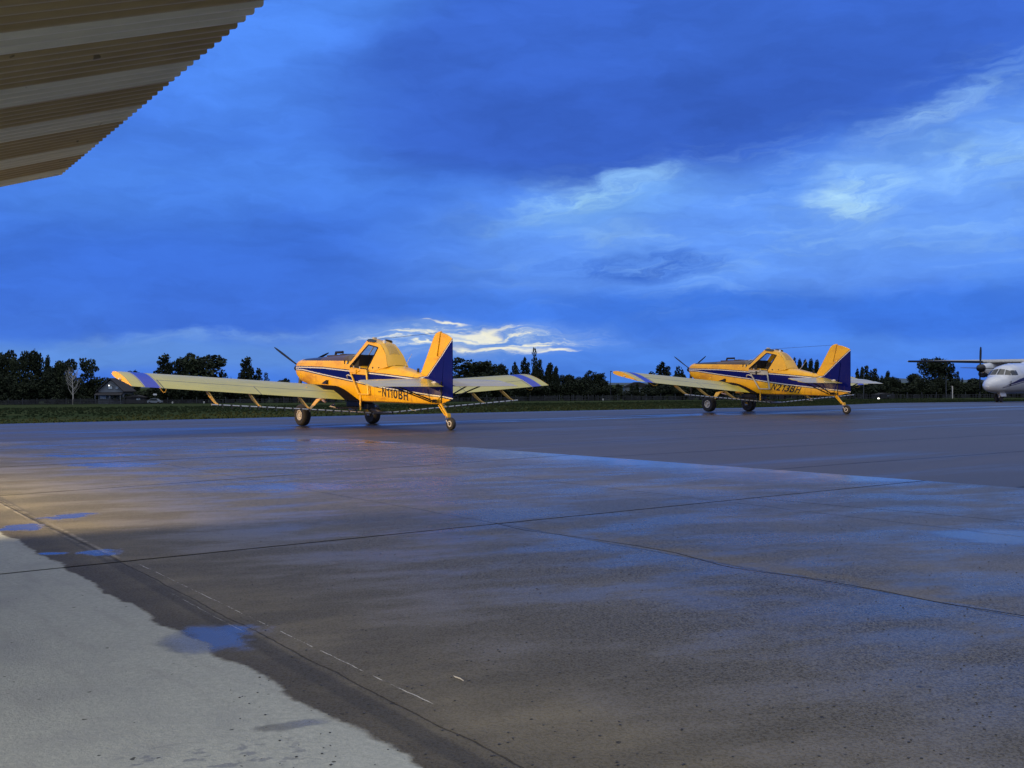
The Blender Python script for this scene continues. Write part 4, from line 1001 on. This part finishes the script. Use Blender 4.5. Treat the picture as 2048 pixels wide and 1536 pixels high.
def crown(kind, seed):
    """unit-sized crown: height 1, half width 1 (scaled when placed)"""
    rnd = random.Random(seed); lobes = []
    if kind == 'round':
        for i in range(15):
            a = rnd.random() * 6.28; h = rnd.uniform(.12, .86); r = .72 * math.sqrt(max(.05, 1 - ((h - .45) / .56) ** 2)) * rnd.uniform(.5, 1)
            lobes.append((r * math.cos(a), r * math.sin(a), h, rnd.uniform(.26, .42), rnd.uniform(.10, .16)))
        lobes.append((0, 0, .45, .66, .38)); lobes.append((0, 0, .2, .8, .22))
    elif kind == 'poplar':
        for i in range(16):
            h = rnd.uniform(.08, .93); a = rnd.random() * 6.28; r = .5 * (1 - h) ** .5 * rnd.uniform(.3, 1)
            lobes.append((r * math.cos(a), r * math.sin(a), h, .22 + .62 * (1 - h) ** .6 * rnd.uniform(.6, 1), rnd.uniform(.07, .14)))
    elif kind == 'multi':
        for j in range(6):
            bx = rnd.uniform(-.72, .72); by = rnd.uniform(-.5, .5); tp = rnd.uniform(.66, .98) - .22 * abs(bx)
            for i in range(7):
                f = i / 6; lobes.append((bx * (.6 + .4 * f), by * (.6 + .4 * f), .12 + (tp - .16) * f, .44 * (1 - f * .66) * rnd.uniform(.8, 1.1), .11 * (1 - .3 * f)))
    elif kind == 'loose':
        for i in range(22):
            a = rnd.random() * 6.28; h = rnd.uniform(.15, .95); r = .8 * math.sqrt(max(.04, 1 - ((h - .42) / .6) ** 2)) * rnd.uniform(.3, 1.05)
            lobes.append((r * math.cos(a), r * math.sin(a), h, rnd.uniform(.16, .34), rnd.uniform(.06, .12)))
        lobes.append((0, 0, .25, .75, .26))
    else:  # shrub
        for i in range(14):
            a = rnd.random() * 6.28; r = rnd.uniform(0, .75); h = rnd.uniform(.05, .78) * (1.15 - r * .6)
            lobes.append((r * math.cos(a), r * math.sin(a), h, rnd.uniform(.22, .40), rnd.uniform(.12, .22)))
    mb = MB(); N = 4600
    wts = [l[3] * l[3] * l[4] + .004 for l in lobes]
    for l in rnd.choices(lobes, wts, k=N):
        while True:
            p = [rnd.uniform(-1, 1) for _ in range(3)]; d = p[0] ** 2 + p[1] ** 2 + p[2] ** 2
            if .15 < d < 1: break
        if rnd.random() < .10: p = [q * rnd.uniform(1.0, 1.3) for q in p]
        c_ = (l[0] + p[0] * l[3], l[1] + p[1] * l[3], l[2] + p[2] * l[4])
        if c_[2] < 0: continue
        s_ = rnd.uniform(.6, 1.25) * .07
        a = Vector([rnd.gauss(0, 1) for _ in range(3)]).normalized(); b_ = a.cross(Vector([rnd.gauss(0, 1) for _ in range(3)])).normalized()
        a *= s_; b_ *= s_ * rnd.uniform(.5, .9)
        k = .42  # crowns are squashed when placed, keep the leaves near round
        C_ = Vector(c_)
        A_ = Vector((a.x, a.y, a.z * k)); B_ = Vector((b_.x, b_.y, b_.z * k))
        mb.quad(C_ - A_, C_ + B_ * .9, C_ + A_, C_ - B_)
    return mb, lobes
def make_proto(kind, seed):
    mb, lobes = crown(kind, seed)
    cr = mb.build('crown', M['leaf'], None, smooth=False)
    tr_ = MB().tube([(0, 0, -.02), (.01, 0, .2), (-.01, 0, .5), (0, 0, .85)], [.055, .045, .03, .008], 7)
    rnd = random.Random(seed)
    for l in lobes[:9]:
        z0 = max(.12, l[2] - .2); tr_.tube([(0, 0, z0), (l[0] * .6, l[1] * .6, (z0 + l[2]) / 2 + .02), (l[0], l[1], l[2])], [.022, .014, .005], 5)
    tk = tr_.build('trunk', M['bark'], None)
    protos[(kind, seed)] = [cr, tk, False]
KSEED = {'round': [1, 2, 3], 'poplar': [4, 5, 6], 'multi': [7, 8, 9], 'loose': [10, 11, 12], 'shrub': [13, 14, 15, 16]}
for k_, ss in KSEED.items():
    for s_ in ss: make_proto(k_, s_)
def place_tree(px, ytop, wpx, kind, idx, label, D=296, group='trees along the far side of the airfield', cat='tree', name='tree', ybase=None):
    top = pix(px, ytop, D); base = tz(top.x, D)
    H = top.z - base; W = wpx / 2 / F * D * (1.18 if kind in ('round', 'loose') else 1.0)
    if kind == 'multi': W *= 1.35
    seed = KSEED[kind][idx % len(KSEED[kind])]
    root = empty(name, (top.x, D, base), (0, 0, (idx * 1.7) % 6.28)); root.scale = (W, W, H)
    for src in protos[(kind, seed)][:2]:
        c_ = src.copy(); col.objects.link(c_); c_.parent = root
    tag(root, label, cat, group)
    return root
TREES = [
 (-28, 700, 60, 'round', 0, 'bushy round tree cut by the left edge of the picture'),
 (13, 693, 40, 'round', 1, 'tall round-headed tree nearest the left edge'),
 (38, 706, 34, 'round', 2, 'slightly lower tree between the two tallest at far left'),
 (63, 694, 44, 'round', 0, 'tall dome-shaped tree, second peak from the left edge'),
 (95, 711, 20, 'poplar', 1, 'slim dark tree with a flicked tip right of the second tall dome'),
 (112, 724, 34, 'round', 1, 'low dark crown filling the dip left of the bare white tree'),
 (134, 712, 42, 'round', 2, 'broad dark tree directly behind the bare white tree'),
 (182, 720, 50, 'loose', 0, 'loose ragged tree between the bare white tree and the gabled house'),
 (210, 756, 50, 'loose', 1, 'low feathery tree rising behind the gabled house roof'),
 (268, 737, 26, 'round', 0, 'little round tree tip showing just above the blue wing band'),
 (250, 764, 70, 'shrub', 1, 'dark rounded tree hiding the right side of the gabled house'),
 (340, 705, 62, 'multi', 0, 'left shoulder tree of the big dark clump behind the left wing'),
 (372, 704, 46, 'loose', 2, 'wispy-topped tree in the middle of the clump behind the left wing'),
 (411, 703, 98, 'round', 1, 'largest black dome-shaped tree, right half of the clump behind the left wing'),
 (462, 750, 36, 'shrub', 2, 'small low tree at the right foot of the big black dome'),
 (503, 711, 52, 'multi', 0, 'ragged upright tree standing alone left of the propeller tip'),
 (531, 742, 22, 'poplar', 0, 'small pointed tree right beside the ragged upright tree'),
 (572, 747, 66, 'shrub', 0, 'low wide tree just left of the nearer plane\'s spinner'),
 (640, 752, 90, 'shrub', 1, 'low tree behind the cowl of the nearer plane'),
 (940, 711, 92, 'round', 2, 'wide dark dome tree right behind the blue rudder'),
 (972, 717, 34, 'round', 1, 'bumpy shoulder tree on the right of the wide dome by the rudder'),
 (1001, 723, 32, 'round', 0, 'square-topped little tree between the dome and the poplar group'),
 (1022, 740, 26, 'shrub', 2, 'low filler tree between the square tree and the poplars'),
 (1034, 717, 26, 'multi', 2, 'left pointed tree of the poplar group right of centre'),
 (1051, 708, 34, 'multi', 0, 'second pointed tree of the poplar group, left of its spire'),
 (1070, 690, 24, 'poplar', 2, 'tallest spire-shaped poplar just right of the picture centre'),
 (1084, 716, 30, 'multi', 1, 'spiky tree leaning off the right flank of the tall spire'),
 (1100, 726, 30, 'poplar', 0, 'rounded poplar above the blue band of the right wing'),
 (1112, 733, 20, 'poplar', 1, 'narrow last poplar of the central group'),
 (1137, 746, 36, 'round', 0, 'low round tree right of the nearer plane\'s right wingtip'),
 (1170, 750, 34, 'round', 1, 'small tree left of the round-topped tree by the tall pole'),
 (1190, 738, 42, 'round', 2, 'round-topped tree with light gaps left of the tall pole'),
 (1211, 757, 26, 'shrub', 0, 'low tree at the foot of the tall pole, left side'),
 (1236, 763, 36, 'shrub', 1, 'low sloping tree right of the tall pole'),
 (1263, 760, 26, 'multi', 2, 'little upright tree left of the farther plane\'s wingtip'),
 (1300, 764, 60, 'shrub', 2, 'low dark tree under the farther plane\'s left wingtip'),
 (1326, 718, 54, 'multi', 0, 'many-tipped broad tree above the farther plane\'s left wing'),
 (1352, 727, 28, 'multi', 1, 'shorter tipped tree on the right of the many-tipped broad tree'),
 (1368, 746, 18, 'poplar', 2, 'tiny pointed tree left of the farther plane\'s propeller'),
 (1420, 750, 90, 'shrub', 0, 'low tree behind the nose of the farther plane'),
 (1500, 745, 90, 'shrub', 1, 'low tree behind the cockpit of the farther plane'),
 (1562, 740, 50, 'round', 2, 'round tree behind the turtle back of the farther plane'),
 (1588, 710, 15, 'poplar', 0, 'first thin spire tree behind the farther plane\'s canopy'),
 (1599, 713, 18, 'poplar', 1, 'second thin spire tree right of the farther plane\'s canopy'),
 (1610, 714, 18, 'poplar', 2, 'third thin spire tree above the farther plane\'s tail boom'),
 (1622, 718, 20, 'poplar', 0, 'fourth spire tree, midway between canopy and yellow fin'),
 (1634, 720, 20, 'poplar', 1, 'fifth spire tree close to the yellow fin'),
 (1648, 727, 24, 'poplar', 2, 'sixth spire tree half hidden by the yellow fin'),
 (1714, 721, 24, 'multi', 2, 'spiky tree just right of the farther plane\'s blue rudder'),
 (1737, 729, 28, 'multi', 0, 'twin-peaked tree right of the spiky one by the rudder'),
 (1754, 735, 28, 'multi', 1, 'sloping tree halfway between rudder and airliner wingtip'),
 (1776, 742, 18, 'poplar', 0, 'small pointed tree left of the low gap before the airliner wingtip'),
 (1786, 751, 32, 'round', 1, 'small round tree just left of the airliner wingtip'),
 (1805, 762, 30, 'shrub', 1, 'lowest tree in the gap under the airliner wingtip'),
 (1832, 744, 40, 'round', 2, 'bushy tree beneath the outer airliner wing'),
 (1876, 711, 66, 'round', 0, 'largest tree at right, its crown cut by the airliner wing'),
 (1918, 741, 18, 'multi', 1, 'little two-tipped tree left of the airliner propeller'),
 (1944, 753, 64, 'shrub', 2, 'low hill-shaped tree behind the airliner propeller'),
 (1990, 756, 70, 'shrub', 0, 'low tree behind the airliner nose'),
 (2040, 752, 70, 'round', 1, 'tree behind the airliner cabin at the right edge'),
 (2100, 745, 80, 'round', 2, 'tree beyond the right edge behind the airliner'),
 (-90, 705, 80, 'round', 1, 'tree beyond the left edge of the picture'),
]
for i, (a, y_, w_, k_, ix, lb) in enumerate(TREES):
    place_tree(a, y_, w_ * 1.12, k_, ix + (i % 2), lb, D=298 + (i * 7) % 13)
# continuous lower growth in front of the tall trees
rnd = random.Random(3)
xq = -110; i = 0; parts_ = []
while xq < 2160:
    wq = rnd.uniform(34, 62)
    lv = [(-120, 728), (120, 732), (176, 742), (190, 768), (300, 768), (318, 742), (450, 742), (475, 758), (490, 752), (620, 754), (900, 756), (925, 738), (1110, 742), (1135, 756), (1215, 760), (1225, 768), (1300, 767), (1320, 754), (1365, 756), (1530, 752), (1690, 742), (1770, 752), (1800, 768), (1825, 756), (1850, 745), (1910, 745), (1935, 757), (2200, 757)]
    for (xa, ya), (xb, yb) in zip(lv, lv[1:]):
        if xa <= xq <= xb: yt = ya + (yb - ya) * (xq - xa) / (xb - xa)
    yt += rnd.uniform(-3, 12)
    if 186 < xq < 240: xq += 14; continue
    parts_.append((xq, yt, wq * 1.3, i)); xq += wq * .62; i += 1
mb = MB()
for xq, yt, wq, i in parts_:
    D = 291 + (i % 4) * .8; top = pix(xq, yt, D); base = tz(top.x, D); H = top.z - base; W = wq / 2 / F * D
    me = protos[('shrub', KSEED['shrub'][i % 4])][0].data; a0 = i * 1.7; ca, sa = math.cos(a0), math.sin(a0)
    vv = me.vertices
    for p_ in me.polygons:
        if p_.index % 2: continue
        mb.quad(*[(top.x + (vv[k].co.x * ca - vv[k].co.y * sa) * W, D + (vv[k].co.x * sa + vv[k].co.y * ca) * W, base + vv[k].co.z * H) for k in p_.vertices])
tag(mb.build('undergrowth', M['leaf'], smooth=False), 'dark tangled undergrowth along the foot of the trees behind the fence', 'undergrowth', kind='stuff')
for k_, v_ in protos.items():
    for o in v_[:2]: bpy.data.objects.remove(o)

# bare pale tree
D = 285; bt = pix(145, 733, D); bz = tz(bt.x, D); Hh = bt.z - bz
root = empty('bare_tree', (bt.x, D, bz)); tag(root, 'bare pale-barked tree standing before the dark trees at left', 'tree')
MB().tube([(0, 0, -.1), (.1, 0, 2), (0, 0, Hh * .5), (-.15, 0, Hh * .8), (-.1, 0, Hh)], [.20, .17, .12, .07, .02], 8).build('trunk', M['palebark'], root)
rnd = random.Random(8); mb = MB()
for i in range(26):
    h = Hh * rnd.uniform(.22, .85); s_ = rnd.choice((-1, 1)); L_ = (Hh - h) * rnd.uniform(.30, .55) + .5; yy = rnd.uniform(-.5, .5) * L_
    p0 = Vector((0, 0, h)); p1 = Vector((s_ * L_ * .45, yy * .5, h + L_ * .55)); p2_ = Vector((s_ * L_ * .62, yy, h + L_ * 1.15))
    mb.tube([p0, p1, p2_], [.055, .035, .01], 5)
    for k in range(3):
        q_ = p1.lerp(p2_, rnd.random()); mb.tube([q_, q_ + Vector((rnd.uniform(-.7, .7), rnd.uniform(-.5, .5), rnd.uniform(.4, 1.0)))], [.02, .006], 4)
mb.build('branches', M['palebark'], root)

# fence
M['slat'] = worn('weathered_slat', (.038, .042, .052, 1), .85, scale=.4, var=.6)
M['post'] = worn('fence_post', (.07, .08, .095, 1), .7)
fe = empty('fence', (0, 284, tz(0, 284))); tag(fe, 'long weathered picket fence along the foot of the dark trees', 'fence')
mb = MB(); rnd = random.Random(2); x = -175.0
while x < 165:
    h = 1.25 + rnd.uniform(-.12, .12) + .25 * math.sin(x * .09)
    if x < -85 or rnd.random() < .75: mb.box((x, 0, h / 2), (.13 + rnd.uniform(0, .05), .03, h), bev=.02)
    x += .30
mb.build('fence_panel', M['slat'], fe, smooth=False)
MB().box((-5, .05, 1.0), (340, .05, .08)).box((-5, .05, .35), (340, .05, .08)).build('fence_rail', M['slat'], fe, smooth=False)
for i in range(86):
    MB().box((-175 + i * 4.0, .1, .85), (.12, .12, 1.7)).build('fence_post', M['post'], fe, smooth=False)

# house with lit porch lamp
D = 290; hc = pix(220, 800, D); hz_ = tz(hc.x, D)
sc_ = D / F
hs = empty('house', (hc.x, D, hz_)); tag(hs, 'two-storey gabled house with a small bright lamp among the trees at left', 'house')
M['siding'] = worn('house_siding', (.17, .20, .24, 1), .7); M['roofing'] = worn('house_roofing', (.03, .03, .035, 1), .9)
def hx(px): return (px - 220) * sc_
def hzz(py): return pix(220, py, D).z - hz_
e0, e1, pk = hzz(781), hzz(789), hzz(760)
MB().rings([[(hx(197), yy, 0), (hx(246), yy, 0), (hx(246), yy, e0), (hx(222), yy, pk), (hx(197), yy, e0)] for yy in (0, 8)]).build('wall', M['siding'], hs, smooth=False)
for s_ in (0, 1):
    a, b_ = ((hx(193), e0 - .5), (hx(222), pk + .25)) if s_ == 0 else ((hx(250), e0 - .5), (hx(222), pk + .25))
    MB().rings([[(a[0], yy, a[1]), (b_[0], yy, b_[1]), (b_[0], yy, b_[1] + .3), (a[0], yy, a[1] + .3)] for yy in (-.8, 8.6)]).build('roof', M['roofing'], hs, smooth=False)
MB().rings([[(hx(194), -2.2, e1 - .2), (hx(248), -2.2, e1 - .2), (hx(248), 0, e1 + .5), (hx(194), 0, e1 + .5)], [(hx(194), -2.2, e1 - .05), (hx(248), -2.2, e1 - .05), (hx(248), 0, e1 + .65), (hx(194), 0, e1 + .65)]]).build('porch_roof', M['roofing'], hs, smooth=False)
for q_ in (196, 225, 246): MB().box((hx(q_), -2.0, e1 / 2 - .1), (.16, .16, e1 - .2)).build('porch_post', M['siding'], hs, smooth=False)
M['wingl'] = worn('window_pane', (.42, .50, .58, 1), .15)
for a, b_, c_, d_ in ((216, 772, 226, 779), (231, 772, 238, 779), (199, 790, 214, 799)):
    f_ = MB().box(((hx(a) + hx(c_)) / 2, -.03, (hzz(b_) + hzz(d_)) / 2), (hx(c_) - hx(a), .1, hzz(b_) - hzz(d_))).build('window', M['roofing'], hs, smooth=False)
    MB().box(((hx(a) + hx(c_)) / 2, -.09, (hzz(b_) + hzz(d_)) / 2), ((hx(c_) - hx(a)) * .84, .04, (hzz(b_) - hzz(d_)) * .8)).build('pane', M['wingl'], f_, smooth=False)
def emit(name, colr, k):
    m, t, b = principled(name, colr, .4); b.inputs['Emission Color'].default_value = colr; b.inputs['Emission Strength'].default_value = k; return m
M['lampglow'] = emit('lamp_glow', (1, .95, .85, 1), 3.0)
MB().lathe([(-.16, .03), (-.1, .15), (.1, .15), (.16, .03)], (hx(219.5), -.5, hzz(771)), (0, 0, 1), 10).tube([(hx(219.5), 0, hzz(771)), (hx(219.5), -.5, hzz(771))], .03, 5).build('porch_lamp', M['lampglow'], hs)

# parked car, sign, field lamp, poles, sheds
def bgobj(name, px, py, D, label, cat):
    p = pix(px, py, D); z = tz(p.x, D); o = empty(name, (p.x, D, z)); tag(o, label, cat); return o
c_ = bgobj('parked_car', 310, 806, 281, 'small pale car parked by the fence under the left wing', 'car')
MB().rings([[(x_, yy, h_) for x_, h_ in ((-1.9, .3), (1.9, .3), (1.95, .75), (1.2, .85), (.7, 1.35), (-.9, 1.38), (-1.6, .95), (-1.95, .8))] for yy in (-.8, .8)]).build('car_body', worn('car_paint', (.20, .23, .27, 1), .35), c_, smooth=False)
MB().plate([(1.05, -.82, .88), (.65, -.82, 1.28), (-.85, -.82, 1.3), (-1.35, -.82, .92)], (0, 1, 0), .03).build('car_window', M['dglass'], c_, smooth=False)
for x_ in (-1.2, 1.2):
    for yy in (-.75, .75): MB().lathe([(-.1, .2), (-.1, .3), (.1, .3), (.1, .2)], (x_, yy, .3), (0, 1, 0), 14).build('car_wheel', M['rubber'], c_)
MB().box((1.9, -.55, .65), (.1, .3, .15)).build('headlight', M['hub'], c_); MB().box((1.9, .55, .65), (.1, .3, .15)).build('headlight', M['hub'], c_)
s_ = bgobj('sign', 310, 789, 283, 'little white rectangular sign on a thin post above the parked car', 'sign')
hz2 = pix(310, 789, 283).z - s_.location.z
MB().box((0, 0, hz2), (1.0, .06, .42)).build('sign_board', M['white'], s_, smooth=False); MB().tube([(0, .05, 0), (0, .05, hz2)], .05, 6).build('post', M['post'], s_)
for (a, y_, lb) in ((408, 802, 'small white airfield marker in the grass left of the boom end'), (345, 801, 'small white airfield marker below the big dark tree clump'), (1206, 792, 'small white airfield marker in the far grass right of centre')):
    p = pix(a, y_, 278); o = MB().rings([[(-.12, -.12, 0), (.12, -.12, 0), (.12, .12, 0), (-.12, .12, 0)], [(-.2, -.16, .3), (.2, -.16, .3), (.2, .16, .3), (-.2, .16, .3)], [(-.12, -.1, .55), (.12, -.1, .55), (.12, .1, .55), (-.12, .1, .55)]]).build('runway_marker', M['grey'], smooth=False)
    o.location = (p.x, 278, tz(p.x, 278)); tag(o, lb, 'marker', 'runway markers in the far grass')
p = pix(1757, 797, 200); q_ = empty('runway_light', (p.x, 200, tz(p.x, 200))); tag(q_, 'bright white runway light in the grass right of the blue rudder', 'light')
hh = p.z - tz(p.x, 200)
MB().tube([(0, 0, 0), (0, 0, hh)], .04, 6).build('post', M['post'], q_)
MB().lathe([(-.14, .03), (-.10, .15), (0, .22), (.10, .15), (.14, .03)], (0, 0, hh), (0, 0, 1), 12).build('lens', M['lampglow'], q_)
q_ = bgobj('lamp_post', 1905, 795, 240, 'pale lamp post with a short arm by the fence, left of the airliner nose', 'lamp post')
Ht = pix(1905, 772.5, 240).z - q_.location.z
MB().tube([(0, 0, 0), (0, 0, Ht * .7), (-.02, 0, Ht)], [.09, .13, .16], 8).tube([(0, 0, Ht), (-.35, 0, Ht + .03)], .04, 6).build('post', worn('pale_post', (.75, .70, .62, 1), .5), q_)
MB().box((-.42, 0, Ht + .02), (.3, .14, .09)).build('lamp_head', M['post'], q_)
for (a, yt, yb, D, lb) in ((1221, 742, 790, 288, 'tall dark pole with a small fitting standing right of the round-topped tree'), (1727, 745, 796, 286, 'thin grey pole in front of the trees right of the rudder'), (1892, 752, 775, 287, 'faint thin pole in front of the largest tree at right')):
    p = pix(a, yt, D); z = tz(p.x, D); q_ = empty('pole', (p.x, D, z)); tag(q_, lb, 'pole')
    MB().tube([(0, 0, 0), (0, 0, p.z - z)], [.13, .09], 6).build('mast', M['post'] if a > 1500 else M['black'], q_)
    MB().box((.18, 0, p.z - z - .1), (.5, .15, .22)).build('fitting', M['black'], q_)
for (a, y0, y1, wd, D, lb, mt) in ((1275, 764, 790, 60, 330, 'flat grey building glimpsed between trees at the farther plane\'s wingtip', 'siding'), (1772, 786, 797, 40, 284.8, 'low dark shed roof behind the bright runway light', 'roofing'), (270, 790, 806, 44, 289, 'low dark outbuilding right of the gabled house', 'roofing')):
    p = pix(a, y0, D); z = tz(p.x, D); q_ = empty('shed', (p.x, D, z)); tag(q_, lb, 'building')
    hw = wd / 2 * D / F; hh = p.z - z
    MB().box((0, 2, hh * .4), (hw * 1.8, 4, hh * .8)).build('wall', M[mt], q_, smooth=False)
    MB().rings([[(-hw, yy, hh * .72), (hw, yy, hh * .72), (hw * .15, yy, hh), (-hw * .15, yy, hh)] for yy in (-.4, 4.4)]).build('roof', M['roofing'], q_, smooth=False)
    MB().box((hw * .3, -.03, hh * .5), (hw * .35, .08, hh * .2)).build('window', M['wingl'], q_, smooth=False)

# grass tufts of the rough verge
mb = MB(); rnd = random.Random(4)
def edge_y(x):
    E_ = [(-90, -6), (-19.18, 38.6), (5.99, 54.7), (13.5, 58.7), (22.5, 71.5), (33.4, 91.5), (50, 101), (110, 122)]
    for a, b_ in zip(E_, E_[1:]):
        if x <= b_[0]: return a[1] + (b_[1] - a[1]) * (x - a[0]) / (b_[0] - a[0])
    return 122
for i in range(26000):
    x = rnd.uniform(-75, 75); y = edge_y(x) + .1 + rnd.random() ** 1.6 * 90
    if abs(x) > y * .55 + 3: continue
    z = tz(x, y) - .05; s = rnd.uniform(.035, .085) * (1 + (y - 40) / 120)
    for k in range(2):
        a = rnd.random() * 3.14; dx, dy = math.cos(a) * s, math.sin(a) * s
        mb.quad((x - dx, y - dy, z), (x + dx, y + dy, z), (x + dx * .6 + rnd.uniform(-.05, .05), y + dy * .6, z + s * rnd.uniform(.6, 1.5)), (x - dx * .5, y - dy * .5, z + s * rnd.uniform(.5, 1.2)))
tag(mb.build('grass', M['grass'], smooth=False), 'short rough grass between the taxiway and the far fence', 'grass', kind='stuff')

# far hills
mb = MB(); rnd = random.Random(6); top = []; bot = []
for i in range(61):
    x = -3600 + i * 120; h = 7 + 5 * math.sin(i * .5) + rnd.uniform(-2, 2) + 5 * math.sin(i * .17 + 1)
    top.append((x, 4200, max(4, h))); bot.append((x, 4000, -5))
mb.rings([bot, top, [(p[0], 4700, -5) for p in bot]], closed=False)
tag(mb.build('hills', worn('hill_side', (.05, .08, .10, 1), .9)), kind='structure')
